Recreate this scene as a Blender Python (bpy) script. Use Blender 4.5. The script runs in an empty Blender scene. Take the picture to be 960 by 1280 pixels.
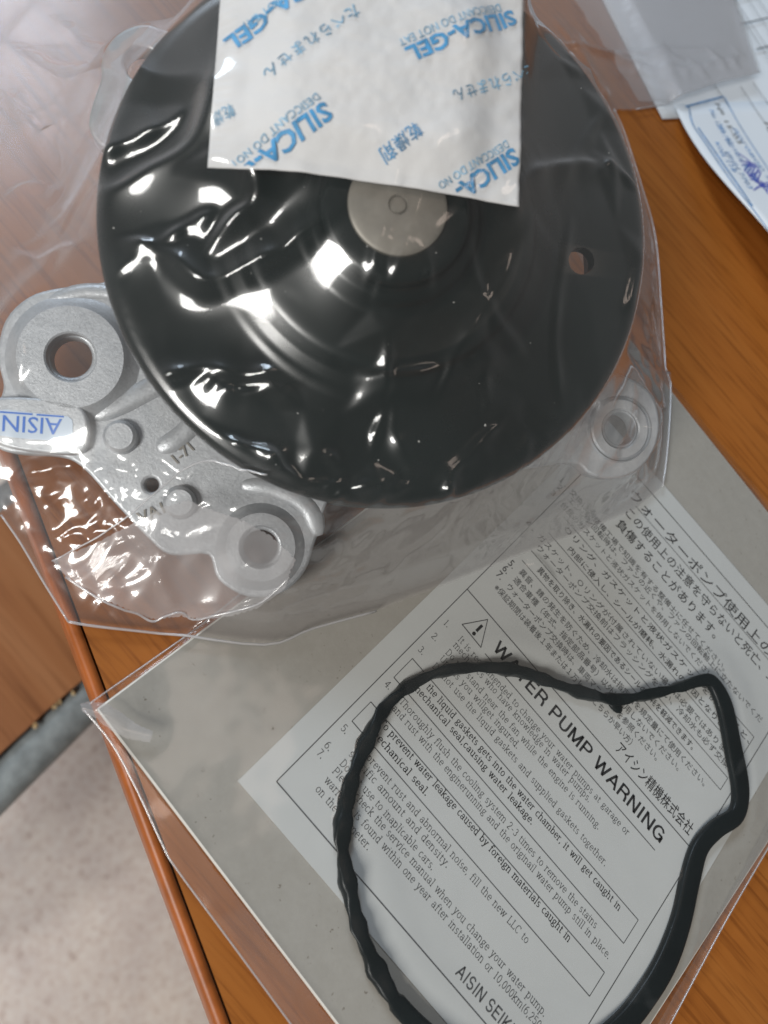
import bpy, bmesh, math, random
import numpy as np
from mathutils import Vector, Matrix
from mathutils.bvhtree import BVHTree
from mathutils.geometry import delaunay_2d_cdt

random.seed(7)
S = bpy.context.scene
C = S.collection

# ------------------------------------------------------------------ camera
F, H = 950.0, 0.20                      # focal length in photo pixels, lens height over the table (m)
U = np.array([0.65375715, 0.7567037, -0.00104905])      # world X seen from the camera (right, down, forward)
V = np.array([0.67184266, -0.5798021, 0.46093054])      # world Y
N = np.array([0.34817961, -0.30204143, -0.88743559])    # world Z
def c2w(v): return np.array([v @ U, v @ V, v @ N])
CAM = np.array([0, 0, H])
cam_d = bpy.data.cameras.new('camera'); cam = bpy.data.objects.new('camera', cam_d); C.objects.link(cam)
rx, ry, rz = c2w(np.array([1., 0, 0])), c2w(np.array([0, -1., 0])), c2w(np.array([0, 0, -1.]))
cam.matrix_world = Matrix(((rx[0], ry[0], rz[0], 0), (rx[1], ry[1], rz[1], 0), (rx[2], ry[2], rz[2], H), (0, 0, 0, 1)))
cam_d.sensor_fit = 'VERTICAL'; cam_d.sensor_height = 36.0; cam_d.sensor_width = 27.0
cam_d.lens = F / 1280 * 36.0
cam_d.clip_start = 0.005; cam_d.clip_end = 50
cam_d.dof.use_dof = True; cam_d.dof.focus_distance = 0.208; cam_d.dof.aperture_fstop = 11.0
S.camera = cam

# ------------------------------------------------------------------ light
W = bpy.data.worlds.new('World'); S.world = W; W.use_nodes = True
bg = W.node_tree.nodes['Background']
bg.inputs[0].default_value = (0.90, 0.90, 0.87, 1); bg.inputs[1].default_value = 0.11
def area(name, loc, target, sx, sy, power, col):
    l = bpy.data.lights.new(name, 'AREA'); l.shape = 'RECTANGLE'; l.size = sx; l.size_y = sy
    l.energy = power; l.color = col
    o = bpy.data.objects.new(name, l); C.objects.link(o)
    o.location = loc
    o.rotation_euler = (Vector(target) - Vector(loc)).to_track_quat('-Z', 'Y').to_euler()
    return o
area('window_light', (-0.12, -1.28, 0.92), (0.0, 0.2, 0.0), 0.36, 0.62, 23.0, (1.0, 0.98, 0.94))
area('window_light', (-1.0, 0.46, 0.84), (0.0, 0.2, 0.0), 0.56, 0.36, 8.5, (0.72, 0.85, 1.0))
area('ceiling_lamp', (0.06, 0.14, 1.3), (0.06, 0.14, 0.0), 0.20, 0.34, 0.7, (1.0, 0.80, 0.68))
S.view_settings.view_transform = 'Standard'; S.view_settings.look = 'None'
S.view_settings.gamma = 1; S.view_settings.exposure = 0.08; S.view_settings.use_curve_mapping = False
S.render.engine = 'CYCLES'
S.cycles.use_denoising = True
S.cycles.transparent_max_bounces = 24; S.cycles.max_bounces = 10; S.cycles.glossy_bounces = 4
S.cycles.sample_clamp_indirect = 4.0; S.cycles.caustics_reflective = False; S.cycles.caustics_refractive = False

# ------------------------------------------------------------------ helpers
def ray(px, py): return c2w(np.array([px - 480., py - 640., F]))
def at(px, py, z=0.0):
    d = ray(px, py); return CAM + d * ((z - H) / d[2])
def link(o, parent=None):
    C.objects.link(o)
    if parent: o.parent = parent
    return o
def mesh(name, verts, faces, mat, parent=None, smooth=False):
    me = bpy.data.meshes.new(name); me.from_pydata([tuple(map(float, v)) for v in verts], [], faces); me.update()
    if mat: me.materials.append(mat)
    if smooth: me.polygons.foreach_set('use_smooth', [True] * len(me.polygons))
    return link(bpy.data.objects.new(name, me), parent)
def from_bm(name, bm, mat, parent=None, smooth=False):
    bmesh.ops.recalc_face_normals(bm, faces=bm.faces)
    me = bpy.data.meshes.new(name); bm.to_mesh(me); bm.free()
    if mat: me.materials.append(mat)
    if smooth: me.polygons.foreach_set('use_smooth', [True] * len(me.polygons))
    return link(bpy.data.objects.new(name, me), parent)
def tag(o, label, cat=None, group=None, kind=None):
    o['label'] = label
    if cat: o['category'] = cat
    if group: o['group'] = group
    if kind: o['kind'] = kind
    return o
def empty(name, loc=(0, 0, 0)):
    o = bpy.data.objects.new(name, None); C.objects.link(o); o.location = loc; o.empty_display_size = 0.01
    return o
def prism(name, poly, z0, z1, mat, parent=None, bevel=0.0):
    bm = bmesh.new()
    vs = [bm.verts.new((p[0], p[1], z0)) for p in poly]
    f = bm.faces.new(vs)
    if f.normal.z > 0: f.normal_flip()
    r = bmesh.ops.extrude_face_region(bm, geom=[f])
    for v in [g for g in r['geom'] if isinstance(g, bmesh.types.BMVert)]: v.co.z = z1
    bmesh.ops.recalc_face_normals(bm, faces=bm.faces)
    if bevel:
        es = [e for e in bm.edges if len(e.link_faces) == 2 and e.calc_face_angle(0) > 0.6]
        bmesh.ops.bevel(bm, geom=es, offset=bevel, segments=2, affect='EDGES', profile=0.5)
    return from_bm(name, bm, mat, parent)
def lathe(name, prof, mat, parent=None, seg=96, smooth=True, sharp=32):
    verts, faces = [], []
    n = len(prof)
    for k in range(seg):
        a = 2 * math.pi * k / seg
        for r, z in prof: verts.append((r * math.cos(a), r * math.sin(a), z))
    for k in range(seg):
        k2 = (k + 1) % seg
        for i in range(n - 1):
            faces.append((k * n + i, k2 * n + i, k2 * n + i + 1, k * n + i + 1))
    bm = bmesh.new()
    me = bpy.data.meshes.new('t'); me.from_pydata(verts, [], faces); bm.from_mesh(me); bpy.data.meshes.remove(me)
    bmesh.ops.remove_doubles(bm, verts=bm.verts, dist=1e-6)
    o = from_bm(name, bm, mat, parent, smooth)
    try: o.data.set_sharp_from_angle(angle=math.radians(sharp))
    except Exception: pass
    return o
def smoothpoly(pts, n=6, closed=True):
    P = [np.array(p, float) for p in pts]; m = len(P); out = []
    rng = range(m) if closed else range(m - 1)
    for i in rng:
        if closed: p0, p1, p2, p3 = P[i - 1], P[i], P[(i + 1) % m], P[(i + 2) % m]
        else: p0, p1, p2, p3 = P[max(i - 1, 0)], P[i], P[i + 1], P[min(i + 2, m - 1)]
        for k in range(n):
            t = k / n
            out.append(0.5 * (2 * p1 + (p2 - p0) * t + (2 * p0 - 5 * p1 + 4 * p2 - p3) * t * t + (3 * p1 - p0 - 3 * p2 + p3) * t ** 3))
    if not closed: out.append(P[-1])
    return out
def smst(a, b, x):
    t = np.clip((x - a) / (b - a), 0, 1); return t * t * (3 - 2 * t)
def curve_solid(name, outline, holes, half, bevel, mat, parent=None):
    """flat outline with holes, extruded to a solid"""
    cu = bpy.data.curves.new('c', 'CURVE'); cu.dimensions = '2D'; cu.fill_mode = 'BOTH'
    cu.extrude = half; cu.bevel_depth = bevel; cu.bevel_resolution = 2
    for ring in [outline] + holes:
        sp = cu.splines.new('POLY'); sp.points.add(len(ring) - 1)
        for p, q in zip(sp.points, ring): p.co = (q[0], q[1], 0, 1)
        sp.use_cyclic_u = True
    o = bpy.data.objects.new('c', cu); C.objects.link(o)
    me = bpy.data.meshes.new_from_object(o.evaluated_get(bpy.context.evaluated_depsgraph_get()))
    bpy.data.objects.remove(o); bpy.data.curves.remove(cu)
    me.materials.clear(); me.materials.append(mat); me.name = name
    return link(bpy.data.objects.new(name, me), parent)
def circ(c, r, n=40): return [(c[0] + r * math.cos(2 * math.pi * k / n), c[1] + r * math.sin(2 * math.pi * k / n)) for k in range(n)]

_fcache = {}
def glyphs(body, bold=0.0, res=2, space=1.0):
    """text as flat mesh data at size 1: vertex array, faces"""
    key = (body, bold, res, space)
    if key in _fcache: return _fcache[key]
    cu = bpy.data.curves.new('t', 'FONT'); cu.body = body; cu.size = 1.0; cu.offset = bold; cu.resolution_u = res
    cu.space_character = space
    o = bpy.data.objects.new('t', cu); C.objects.link(o)
    me = bpy.data.meshes.new_from_object(o.evaluated_get(bpy.context.evaluated_depsgraph_get()))
    v = np.zeros(len(me.vertices) * 3); me.vertices.foreach_get('co', v); v = v.reshape(-1, 3)[:, :2].copy()
    f = [tuple(p.vertices) for p in me.polygons]
    bpy.data.objects.remove(o); bpy.data.curves.remove(cu); bpy.data.meshes.remove(me)
    _fcache[key] = (v, f)
    return v, f
def put_text(name, body, p0, direction, size, place, mat, parent, width=None, bold=0.0, space=1.0, res=2):
    """writes body from p0 along direction (2D); place(x,y)->xyz"""
    v, f = glyphs(body, bold, res, space)
    if not len(v): return None
    d = np.array(direction, float); d /= np.linalg.norm(d); nrm = np.array([-d[1], d[0]])
    x0 = v[:, 0].min(); w = v[:, 0].max() - x0
    sx = size if width is None else width / w
    pts = np.array(p0)[None, :2] + ((v[:, 0] - x0) * sx)[:, None] * d + (v[:, 1] * size)[:, None] * nrm
    return mesh(name, [place(a, b) for a, b in pts], f, mat, parent)
def stroke(name, pts, w, place, mat, parent):
    """a thin printed line through 2D points"""
    P = [np.array(p[:2], float) for p in pts]; L = []; R = []
    for i, p in enumerate(P):
        a, b = P[max(i - 1, 0)], P[min(i + 1, len(P) - 1)]
        t = (b - a) / (np.linalg.norm(b - a) + 1e-12); n = np.array([-t[1], t[0]]) * w / 2
        L.append(p + n); R.append(p - n)
    vs = [place(*q) for q in L] + [place(*q) for q in R]; m = len(P)
    return mesh(name, vs, [(i, i + 1, m + i + 1, m + i) for i in range(m - 1)], mat, parent)

# ---- small slab-serif alphabet for the leaflet's book-face text: L line, A arc, s serif
SERIF = {
 'a': (4.9, 'A 2.1 1.35 1.6 1.35 0 360;L 3.7 .5 3.7 3.5;A 2.3 3.5 1.4 1.5 0 165;L 3.7 .5 4.7 .15'),
 'b': (5.3, 'L 1 0 1 7.3;s .6 7.3;A 2.7 2.45 1.75 2.45 -160 160'), 'c': (4.7, 'A 2.6 2.5 1.9 2.5 45 320'),
 'd': (5.4, 'L 4 0 4 7.3;s 3.6 7.3;s 4.4 0;A 2.4 2.45 1.75 2.45 20 340'), 'e': (4.8, 'A 2.5 2.5 1.9 2.5 0 320;L .7 2.7 4.3 2.7'),
 'f': (3.5, 'L 1.5 0 1.5 5.8;A 2.7 5.8 1.2 1.5 30 180;L .3 4.8 3.1 4.8;s 1.5 0'),
 'g': (5, 'A 2.2 3.3 1.5 1.6 0 360;A 2.4 -.7 1.9 1.2 0 360;L 1.3 2 1 .8;L 3.4 4.6 4.6 4.9'),
 'h': (5.5, 'L 1 0 1 7.3;s .6 7.3;A 2.6 3.3 1.6 1.6 0 170;L 4.2 0 4.2 3.3;s 1 0;s 4.2 0'),
 'i': (2.6, 'L 1.3 0 1.3 4.9;s .8 4.9;s 1.3 0;L 1.3 6.3 1.3 7'), 'k': (5.2, 'L 1 0 1 7.3;s .6 7.3;L 1 1.9 3.8 4.9;L 2 3 4.4 0;s 1 0;s 4.4 0;s 3.8 4.9'),
 'l': (2.6, 'L 1.3 0 1.3 7.3;s .8 7.3;s 1.3 0'),
 'm': (8.2, 'L 1 0 1 4.9;s .6 4.9;A 2.5 3.4 1.5 1.5 0 170;L 4 0 4 3.4;A 5.6 3.4 1.5 1.5 0 170;L 7.1 0 7.1 3.4;s 1 0;s 4 0;s 7.1 0'),
 'n': (5.5, 'L 1 0 1 4.9;s .6 4.9;A 2.6 3.3 1.6 1.6 0 170;L 4.2 0 4.2 3.3;s 1 0;s 4.2 0'), 'o': (5, 'A 2.5 2.45 1.95 2.45 0 360'),
 'p': (5.4, 'L 1 -2.2 1 4.9;s .6 4.9;s 1 -2.2;A 2.7 2.45 1.75 2.45 -160 160'), 'q': (5.4, 'L 4.1 -2.2 4.1 4.9;s 4.1 -2.2;A 2.4 2.45 1.75 2.45 20 340'),
 'r': (4, 'L 1.2 0 1.2 4.9;s .7 4.9;s 1.2 0;A 2.7 3.4 1.5 1.5 50 170'), 's': (4.2, 'A 2.1 3.7 1.35 1.25 30 270;A 2.1 1.25 1.45 1.25 -150 90'),
 't': (3.4, 'L 1.4 1 1.4 6.4;L .3 4.8 3 4.8;A 2.3 1 .9 1 180 330'), 'u': (5.5, 'L 1.1 1.6 1.1 4.9;s .7 4.9;A 2.7 1.6 1.6 1.6 180 350;L 4.2 0 4.2 4.9;s 3.8 4.9;s 4.5 0'),
 'v': (5, 'L .8 4.9 2.5 0;L 2.5 0 4.2 4.9;s .8 4.9;s 4.2 4.9'), 'w': (7.2, 'L .8 4.9 2.2 0;L 2.2 0 3.6 4.7;L 3.6 4.7 5 0;L 5 0 6.4 4.9;s .8 4.9;s 3.6 4.9;s 6.4 4.9'),
 'y': (5, 'L .8 4.9 2.6 0;L 4.2 4.9 1.6 -2.2;s .8 4.9;s 4.2 4.9;s 1.2 -2.2'), 'I': (3.2, 'L 1.6 0 1.6 7;s 1.6 0;s 1.6 7'),
 'D': (6.4, 'L 1.2 0 1.2 7;L .4 7 3 7;L .4 0 3 0;A 3 3.5 2.6 3.5 -90 90'), 'U': (6.6, 'L 1.2 2.2 1.2 7;L 5.4 2.2 5.4 7;A 3.3 2.2 2.1 2.2 180 360;s 1.2 7;s 5.4 7'),
 'T': (6, 'L 3 0 3 7;L .5 7 5.5 7;L .5 7 .5 5.8;L 5.5 7 5.5 5.8;s 3 0'), 'P': (5.8, 'L 1.2 0 1.2 7;L .4 7 3.4 7;L 1.2 3.3 3.4 3.3;A 3.4 5.15 1.8 1.85 -90 90;s 1.2 0'),
 'L': (5.4, 'L 1.2 0 1.2 7;L .4 0 5 0;L 5 0 5 1.4;s 1.2 7'), 'C': (6, 'A 3.2 3.5 2.5 3.6 45 315;L 5.2 7 5.2 5.4'),
 '0': (5, 'A 2.5 3.5 1.8 3.5 0 360'), '1': (4, 'L 2 0 2 7;L 2 7 1 6;s 2 0'), '2': (5, 'A 2.4 5.2 1.7 1.8 -20 170;L 4 4.6 .7 0;L .7 0 4.3 0'),
 '3': (5, 'A 2.3 5.3 1.5 1.7 -80 150;A 2.3 1.9 1.8 1.9 -150 80'), '4': (5, 'L 3.5 0 3.5 7;L 3.5 7 .5 2;L .5 2 4.7 2;s 3.5 0'),
 '5': (5, 'L 1 7 4.2 7;L 1 7 .9 3.8;A 2.4 2.2 1.9 2.2 -150 130'), '6': (5, 'A 2.5 2.1 1.8 2.1 0 360;A 3.6 2.8 2.9 4.2 90 180'), '7': (5, 'L .6 7 4.3 7;L 4.3 7 2 0'),
 '.': (2.2, 'L 1 -.1 1 .9;L 1.3 -.1 1.3 .9'), ',': (2.2, 'L .8 .4 1.4 .4;L 1.3 .4 .7 -1.2'), '-': (4, 'L .8 2.6 3.2 2.6'), '(': (3, 'A 3.2 3 2 4.6 120 240'), ')': (3, 'A -.2 3 2 4.6 -60 60'), ' ': (3.4, '')}
SANS = {
 'W': (8.6, 'L .5 7.1 2.3 .3;L 2.3 .3 4.2 6.8;L 4.2 6.8 6.1 .3;L 6.1 .3 7.9 7.1'), 'A': (6.2, 'L .4 0 3 6.9;L 3 6.9 5.6 0;L 1.4 2.3 4.6 2.3'),
 'T': (5.4, 'L 2.7 0 2.7 7;L .2 6.7 5.2 6.7'), 'E': (5.6, 'L 1 0 1 7.1;L 1 6.7 5.2 6.7;L 1 3.7 4.8 3.7;L 1 .4 5.3 .4'),
 'R': (6.2, 'L 1 0 1 7.1;L 1 6.7 3.6 6.7;L 1 3.5 3.6 3.5;A 3.6 5.1 1.6 1.6 -90 90;A 3.4 1.7 1.8 1.8 0 80;L 5.2 1.8 5.4 0'),
 'P': (5.8, 'L 1 0 1 7.1;L 1 6.7 3.4 6.7;L 1 3.2 3.4 3.2;A 3.4 4.95 1.75 1.75 -90 90'), 'U': (6.2, 'L 1 2.4 1 7.1;L 5.2 2.4 5.2 7.1;A 3.1 2.4 2.1 2.1 180 360'),
 'M': (7.4, 'L 1 0 1 7.1;L 6.4 0 6.4 7.1;L 1.2 6.8 3.7 .4;L 6.2 6.8 3.7 .4'), 'N': (6.4, 'L 1 0 1 7.1;L 5.4 0 5.4 7.1;L 1.2 6.8 5.2 .3'), 'I': (2.6, 'L 1.3 0 1.3 7.1'),
 'G': (6.6, 'A 3.3 3.5 2.6 3.3 35 340;L 5.8 0 5.8 3.2;L 3.4 3.2 6 3.2'), 'S': (5.8, 'A 2.8 5.1 1.9 1.7 20 255;A 2.9 1.95 2.1 1.7 -165 80;L 2.3 3.5 3.3 3.6'),
 'K': (6, 'L 1 0 1 7.1;L 1.2 2.6 5 7;L 2.4 4 5.3 0'), 'C': (6.2, 'A 3.3 3.5 2.6 3.3 40 320'), 'O': (6.6, 'A 3.3 3.5 2.6 3.3 0 360'), 'L': (5.2, 'L 1 0 1 7.1;L 1 .4 5 .4'),
 'D': (6.4, 'L 1 0 1 7.1;L 1 6.7 2.8 6.7;L 1 .4 2.8 .4;A 2.8 3.55 2.7 3.15 -90 90'), '.': (2.2, 'L 1.1 0 1.1 1'), ',': (2.2, 'L 1.2 1 .8 -1'), ' ': (2.6, '')}
def serif_glyphs(body, w=0.62, face=None):
    fc_ = face or SERIF
    V_, F_ = [], []; x = 0.0
    def seg(pts):
        n = len(pts); base = len(V_)
        for i, p in enumerate(pts):
            a, b = pts[max(i - 1, 0)], pts[min(i + 1, n - 1)]; dx, dy = b[0] - a[0], b[1] - a[1]; L = math.hypot(dx, dy) or 1
            ww = w * ((1.12 if abs(dy) > abs(dx) else 0.72) if face is None else (1.0 if abs(dy) > abs(dx) else 0.88)) / 2
            V_.append((p[0] - dy / L * ww, p[1] + dx / L * ww)); V_.append((p[0] + dy / L * ww, p[1] - dx / L * ww))
        for i in range(n - 1): F_.append((base + 2 * i, base + 2 * i + 1, base + 2 * i + 3, base + 2 * i + 2))
    for ch_ in body:
        adv, d_ = fc_.get(ch_) or fc_[' ']
        for t in d_.split(';'):
            q = t.split()
            if not q: continue
            n = [float(z_) for z_ in q[1:]]
            if q[0] == 'L': seg([(x + n[0], n[1]), (x + n[2], n[3])])
            elif q[0] == 's': seg([(x + n[0] - 0.95, n[1]), (x + n[0] + 0.95, n[1])])
            else:
                m_ = max(5, int(abs(n[5] - n[4]) / 28)); seg([(x + n[0] + n[2] * math.cos(math.radians(n[4] + (n[5] - n[4]) * i / m_)), n[1] + n[3] * math.sin(math.radians(n[4] + (n[5] - n[4]) * i / m_))) for i in range(m_ + 1)])
        x += adv + 0.35
    return np.array(V_) / 10.0, F_

rng = np.random.default_rng(11)
_perm = rng.permutation(512); _grad = rng.uniform(0, 2 * np.pi, 512)
def pnoise(x, y, seed=0):
    x = np.asarray(x, float) + seed * 17.37; y = np.asarray(y, float) + seed * 9.71
    xi = np.floor(x).astype(int); yi = np.floor(y).astype(int); xf = x - xi; yf = y - yi
    u = xf ** 3 * (xf * (xf * 6 - 15) + 10); v = yf ** 3 * (yf * (yf * 6 - 15) + 10)
    def g(ix, iy, dx, dy):
        a = _grad[_perm[(_perm[ix % 512] + iy) % 512]]; return np.cos(a) * dx + np.sin(a) * dy
    a = g(xi, yi, xf, yf); b = g(xi + 1, yi, xf - 1, yf); c = g(xi, yi + 1, xf, yf - 1); d = g(xi + 1, yi + 1, xf - 1, yf - 1)
    return ((a + u * (b - a)) + v * ((c + u * (d - c)) - (a + u * (b - a)))) * 1.5

# ------------------------------------------------------------------ materials
def newmat(name):
    m = bpy.data.materials.new(name); m.use_nodes = True
    nt = m.node_tree; return m, nt, nt.nodes['Principled BSDF']
def node(nt, t, **kw):
    n = nt.nodes.new(t)
    for k, v in kw.items():
        if k.startswith('i_'): n.inputs[k[2:].replace('_', ' ')].default_value = v
        else: setattr(n, k, v)
    return n
def ramp(nt, src, stops):
    r = nt.nodes.new('ShaderNodeValToRGB'); e = r.color_ramp.elements
    while len(e) > 2: e.remove(e[-1])
    for i, (p, c) in enumerate(stops):
        q = e[i] if i < 2 else e.new(p)
        q.position = p; q.color = (*c, 1)
    nt.links.new(src, r.inputs[0]); return r
def coords(nt, scale=(1, 1, 1), rot=(0, 0, 0)):
    tc = nt.nodes.new('ShaderNodeTexCoord'); mp = nt.nodes.new('ShaderNodeMapping')
    mp.inputs['Scale'].default_value = scale; mp.inputs['Rotation'].default_value = rot
    nt.links.new(tc.outputs['Object'], mp.inputs[0]); return mp.outputs[0]
def noise(nt, vec, scale, detail=4, rough=0.55, dist=0.0):
    n = nt.nodes.new('ShaderNodeTexNoise'); n.inputs['Scale'].default_value = scale; n.inputs['Detail'].default_value = detail
    n.inputs['Roughness'].default_value = rough; n.inputs['Distortion'].default_value = dist
    nt.links.new(vec, n.inputs['Vector']); return n.outputs['Fac']
def bump(nt, src, bsdf, strength, dist=0.001):
    b = nt.nodes.new('ShaderNodeBump'); b.inputs['Strength'].default_value = strength; b.inputs['Distance'].default_value = dist
    nt.links.new(src, b.inputs['Height']); nt.links.new(b.outputs[0], bsdf.inputs['Normal']); return b
def simple(name, col, rough=0.5, metal=0.0, var=0.0, scale=200, bmp=0.0, spec=0.5):
    m, nt, b = newmat(name)
    b.inputs['Base Color'].default_value = (*col, 1); b.inputs['Roughness'].default_value = rough; b.inputs['Metallic'].default_value = metal
    b.inputs['Specular IOR Level'].default_value = spec
    if var or bmp:
        v = coords(nt); f = noise(nt, v, scale)
        if var:
            r = ramp(nt, f, [(0.3, tuple(c * (1 - var) for c in col)), (0.7, tuple(min(1, c * (1 + var)) for c in col))])
            nt.links.new(r.outputs[0], b.inputs['Base Color'])
        if bmp: bump(nt, f, b, bmp)
    return m
def wood(name, dark, mid, light, ang, rough=0.38, s=1.0):
    m, nt, b = newmat(name)
    v = coords(nt, (3 * s, 95 * s, 40), (0, 0, -ang))
    v2 = coords(nt, (28 * s, 520 * s, 100), (0, 0, -ang))
    v3 = coords(nt, (2 * s, 22 * s, 20), (0, 0, -ang))
    f1 = noise(nt, v, 1.0, 5, 0.6, 0.4); f2 = noise(nt, v2, 1.0, 3, 0.6); f3 = noise(nt, v3, 1.0, 3, 0.5, 1.0)
    r1 = ramp(nt, f1, [(0.32, dark), (0.52, mid), (0.75, light)])
    r3 = ramp(nt, f3, [(0.3, (0.90, 0.89, 0.88)), (0.7, (1.06, 1.06, 1.05))])
    mx = node(nt, 'ShaderNodeMix', data_type='RGBA', blend_type='MULTIPLY'); mx.inputs[0].default_value = 1
    nt.links.new(r1.outputs[0], mx.inputs[6]); nt.links.new(r3.outputs[0], mx.inputs[7])
    r2 = ramp(nt, f2, [(0.36, (0.50, 0.42, 0.34)), (0.50, (1, 1, 1)), (0.72, (1.10, 1.12, 1.14))])
    mx2 = node(nt, 'ShaderNodeMix', data_type='RGBA', blend_type='MULTIPLY'); mx2.inputs[0].default_value = 0.55
    nt.links.new(mx.outputs[2], mx2.inputs[6]); nt.links.new(r2.outputs[0], mx2.inputs[7])
    nt.links.new(mx2.outputs[2], b.inputs['Base Color'])
    b.inputs['Roughness'].default_value = rough; b.inputs['Specular IOR Level'].default_value = 0.35
    bump(nt, f2, b, 0.12, 0.0004)
    return m
def film(name, haze, gloss_rough, base=0.045, power=4.0, tint=(1, 1, 1), bmp=0.0, bscale=120, haze_noise=None, hazecol=(0.86, 0.85, 0.87), top=0.9, graze=0.0):
    m = bpy.data.materials.new(name); m.use_nodes = True; nt = m.node_tree; nt.nodes.clear()
    out = node(nt, 'ShaderNodeOutputMaterial')
    tr = node(nt, 'ShaderNodeBsdfTransparent'); tr.inputs[0].default_value = (*tint, 1)
    gl = node(nt, 'ShaderNodeBsdfGlossy'); gl.inputs['Roughness'].default_value = gloss_rough; gl.inputs[0].default_value = (1, 1, 1, 1)
    di = node(nt, 'ShaderNodeBsdfDiffuse'); di.inputs[0].default_value = (*hazecol, 1)
    tl = node(nt, 'ShaderNodeBsdfTranslucent'); tl.inputs[0].default_value = (*hazecol, 1)
    h2 = node(nt, 'ShaderNodeMixShader'); h2.inputs[0].default_value = 0.4
    nt.links.new(di.outputs[0], h2.inputs[1]); nt.links.new(tl.outputs[0], h2.inputs[2])
    m1 = node(nt, 'ShaderNodeMixShader'); m1.inputs[0].default_value = haze
    nt.links.new(tr.outputs[0], m1.inputs[1]); nt.links.new(h2.outputs[0], m1.inputs[2])
    v = coords(nt)
    if haze_noise:
        sc, lo, hi, a, bb = haze_noise
        f = noise(nt, v, sc, 3, 0.5, 0.6)
        mr = node(nt, 'ShaderNodeMapRange'); mr.inputs[1].default_value = lo; mr.inputs[2].default_value = hi
        mr.inputs[3].default_value = a; mr.inputs[4].default_value = bb
        nt.links.new(f, mr.inputs[0]); nt.links.new(mr.outputs[0], m1.inputs[0])
    lw = node(nt, 'ShaderNodeLayerWeight'); lw.inputs[0].default_value = 0.5
    pw = node(nt, 'ShaderNodeMath', operation='POWER'); pw.inputs[1].default_value = power
    nt.links.new(lw.outputs['Facing'], pw.inputs[0])
    mr2 = node(nt, 'ShaderNodeMapRange'); mr2.inputs[3].default_value = base; mr2.inputs[4].default_value = top
    nt.links.new(pw.outputs[0], mr2.inputs[0])
    if graze:
        gr = node(nt, 'ShaderNodeMapRange'); gr.inputs[1].default_value = 0.0; gr.inputs[2].default_value = 1.0; gr.inputs[3].default_value = haze; gr.inputs[4].default_value = haze + graze
        sq = node(nt, 'ShaderNodeMath', operation='POWER'); sq.inputs[1].default_value = 1.6
        nt.links.new(lw.outputs['Facing'], sq.inputs[0]); nt.links.new(sq.outputs[0], gr.inputs[0]); nt.links.new(gr.outputs[0], m1.inputs[0])
    m2 = node(nt, 'ShaderNodeMixShader')
    gl2 = node(nt, 'ShaderNodeBsdfGlossy'); gl2.inputs['Roughness'].default_value = min(0.5, gloss_rough * 3.6)
    gm = node(nt, 'ShaderNodeMixShader'); gm.inputs[0].default_value = 0.38
    nt.links.new(gl.outputs[0], gm.inputs[1]); nt.links.new(gl2.outputs[0], gm.inputs[2])
    nt.links.new(mr2.outputs[0], m2.inputs[0]); nt.links.new(m1.outputs[0], m2.inputs[1]); nt.links.new(gm.outputs[0], m2.inputs[2])
    if bmp:
        f2 = noise(nt, v, bscale, 3, 0.5, 0.3)
        b = node(nt, 'ShaderNodeBump'); b.inputs['Strength'].default_value = bmp; b.inputs['Distance'].default_value = 0.0006
        nt.links.new(f2, b.inputs['Height'])
        for n in (gl, gl2, lw): nt.links.new(b.outputs[0], n.inputs['Normal'])
    nt.links.new(m2.outputs[0], out.inputs[0])
    return m

EDGE_ANG = math.radians(-15)
M = {}
M['wood'] = wood('table_wood', (0.32, 0.102, 0.017), (0.350, 0.116, 0.020), (0.378, 0.132, 0.025), EDGE_ANG, 0.36)
M['bench_wood'] = wood('bench_wood', (0.22, 0.085, 0.034), (0.33, 0.14, 0.055), (0.40, 0.19, 0.085), math.radians(-62), 0.45, 0.35)
M['edge'] = simple('edge_band_lacquer', (0.33, 0.090, 0.017), 0.40, var=0.22, scale=140, bmp=0.08, spec=0.35)
M['core'] = simple('table_core', (0.34, 0.20, 0.10), 0.8, var=0.3, scale=500)
M['tube'] = simple('grey_paint', (0.25, 0.285, 0.295), 0.40, var=0.25, scale=120)
M['chip'] = simple('bare_wood_splinter', (0.62, 0.46, 0.25), 0.9)
M['black_ink'] = simple('black_ink', (0.018, 0.018, 0.019), 0.7)
M['grey_ink'] = simple('grey_ink', (0.075, 0.077, 0.078), 0.7)
M['blue_ink'] = simple('blue_ink', (0.06, 0.30, 0.58), 0.6, var=0.45, scale=160)
M['pale_ink'] = simple('pale_blue_ink', (0.20, 0.42, 0.60), 0.6, var=0.6, scale=200)
M['logo_ink'] = simple('logo_blue', (0.035, 0.16, 0.58), 0.45)
M['stamp_ink'] = simple('stamp_ink', (0.07, 0.24, 0.50), 0.7, var=0.4, scale=300)
M['pen_ink'] = simple('pen_ink', (0.06, 0.09, 0.45), 0.6)
M['paper'] = simple('paper', (0.50, 0.51, 0.495), 0.85, var=0.015, scale=90)
M['doc_paper'] = simple('office_paper', (0.74, 0.79, 0.84), 0.85, var=0.02, scale=40)
M['rubber'] = simple('black_rubber', (0.008, 0.012, 0.013), 0.36, var=0.2, scale=90, bmp=0.15, spec=0.25)
M['pulley'] = simple('black_coated_steel', (0.007, 0.012, 0.012), 0.30, var=0.25, scale=35, bmp=0.02)
m = M['pulley']; nt = m.node_tree; b = nt.nodes['Principled BSDF']; v = coords(nt)
src = b.inputs['Base Color'].links[0].from_socket
sp = ramp(nt, noise(nt, v, 700, 1, 0.5), [(0.80, (0, 0, 0)), (0.82, (1, 1, 1))])
mx = node(nt, 'ShaderNodeMix', data_type='RGBA'); mx.inputs[7].default_value = (0.42, 0.42, 0.40, 1)
nt.links.new(sp.outputs[0], mx.inputs[0]); nt.links.new(src, mx.inputs[6]); nt.links.new(mx.outputs[2], b.inputs['Base Color'])
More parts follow.
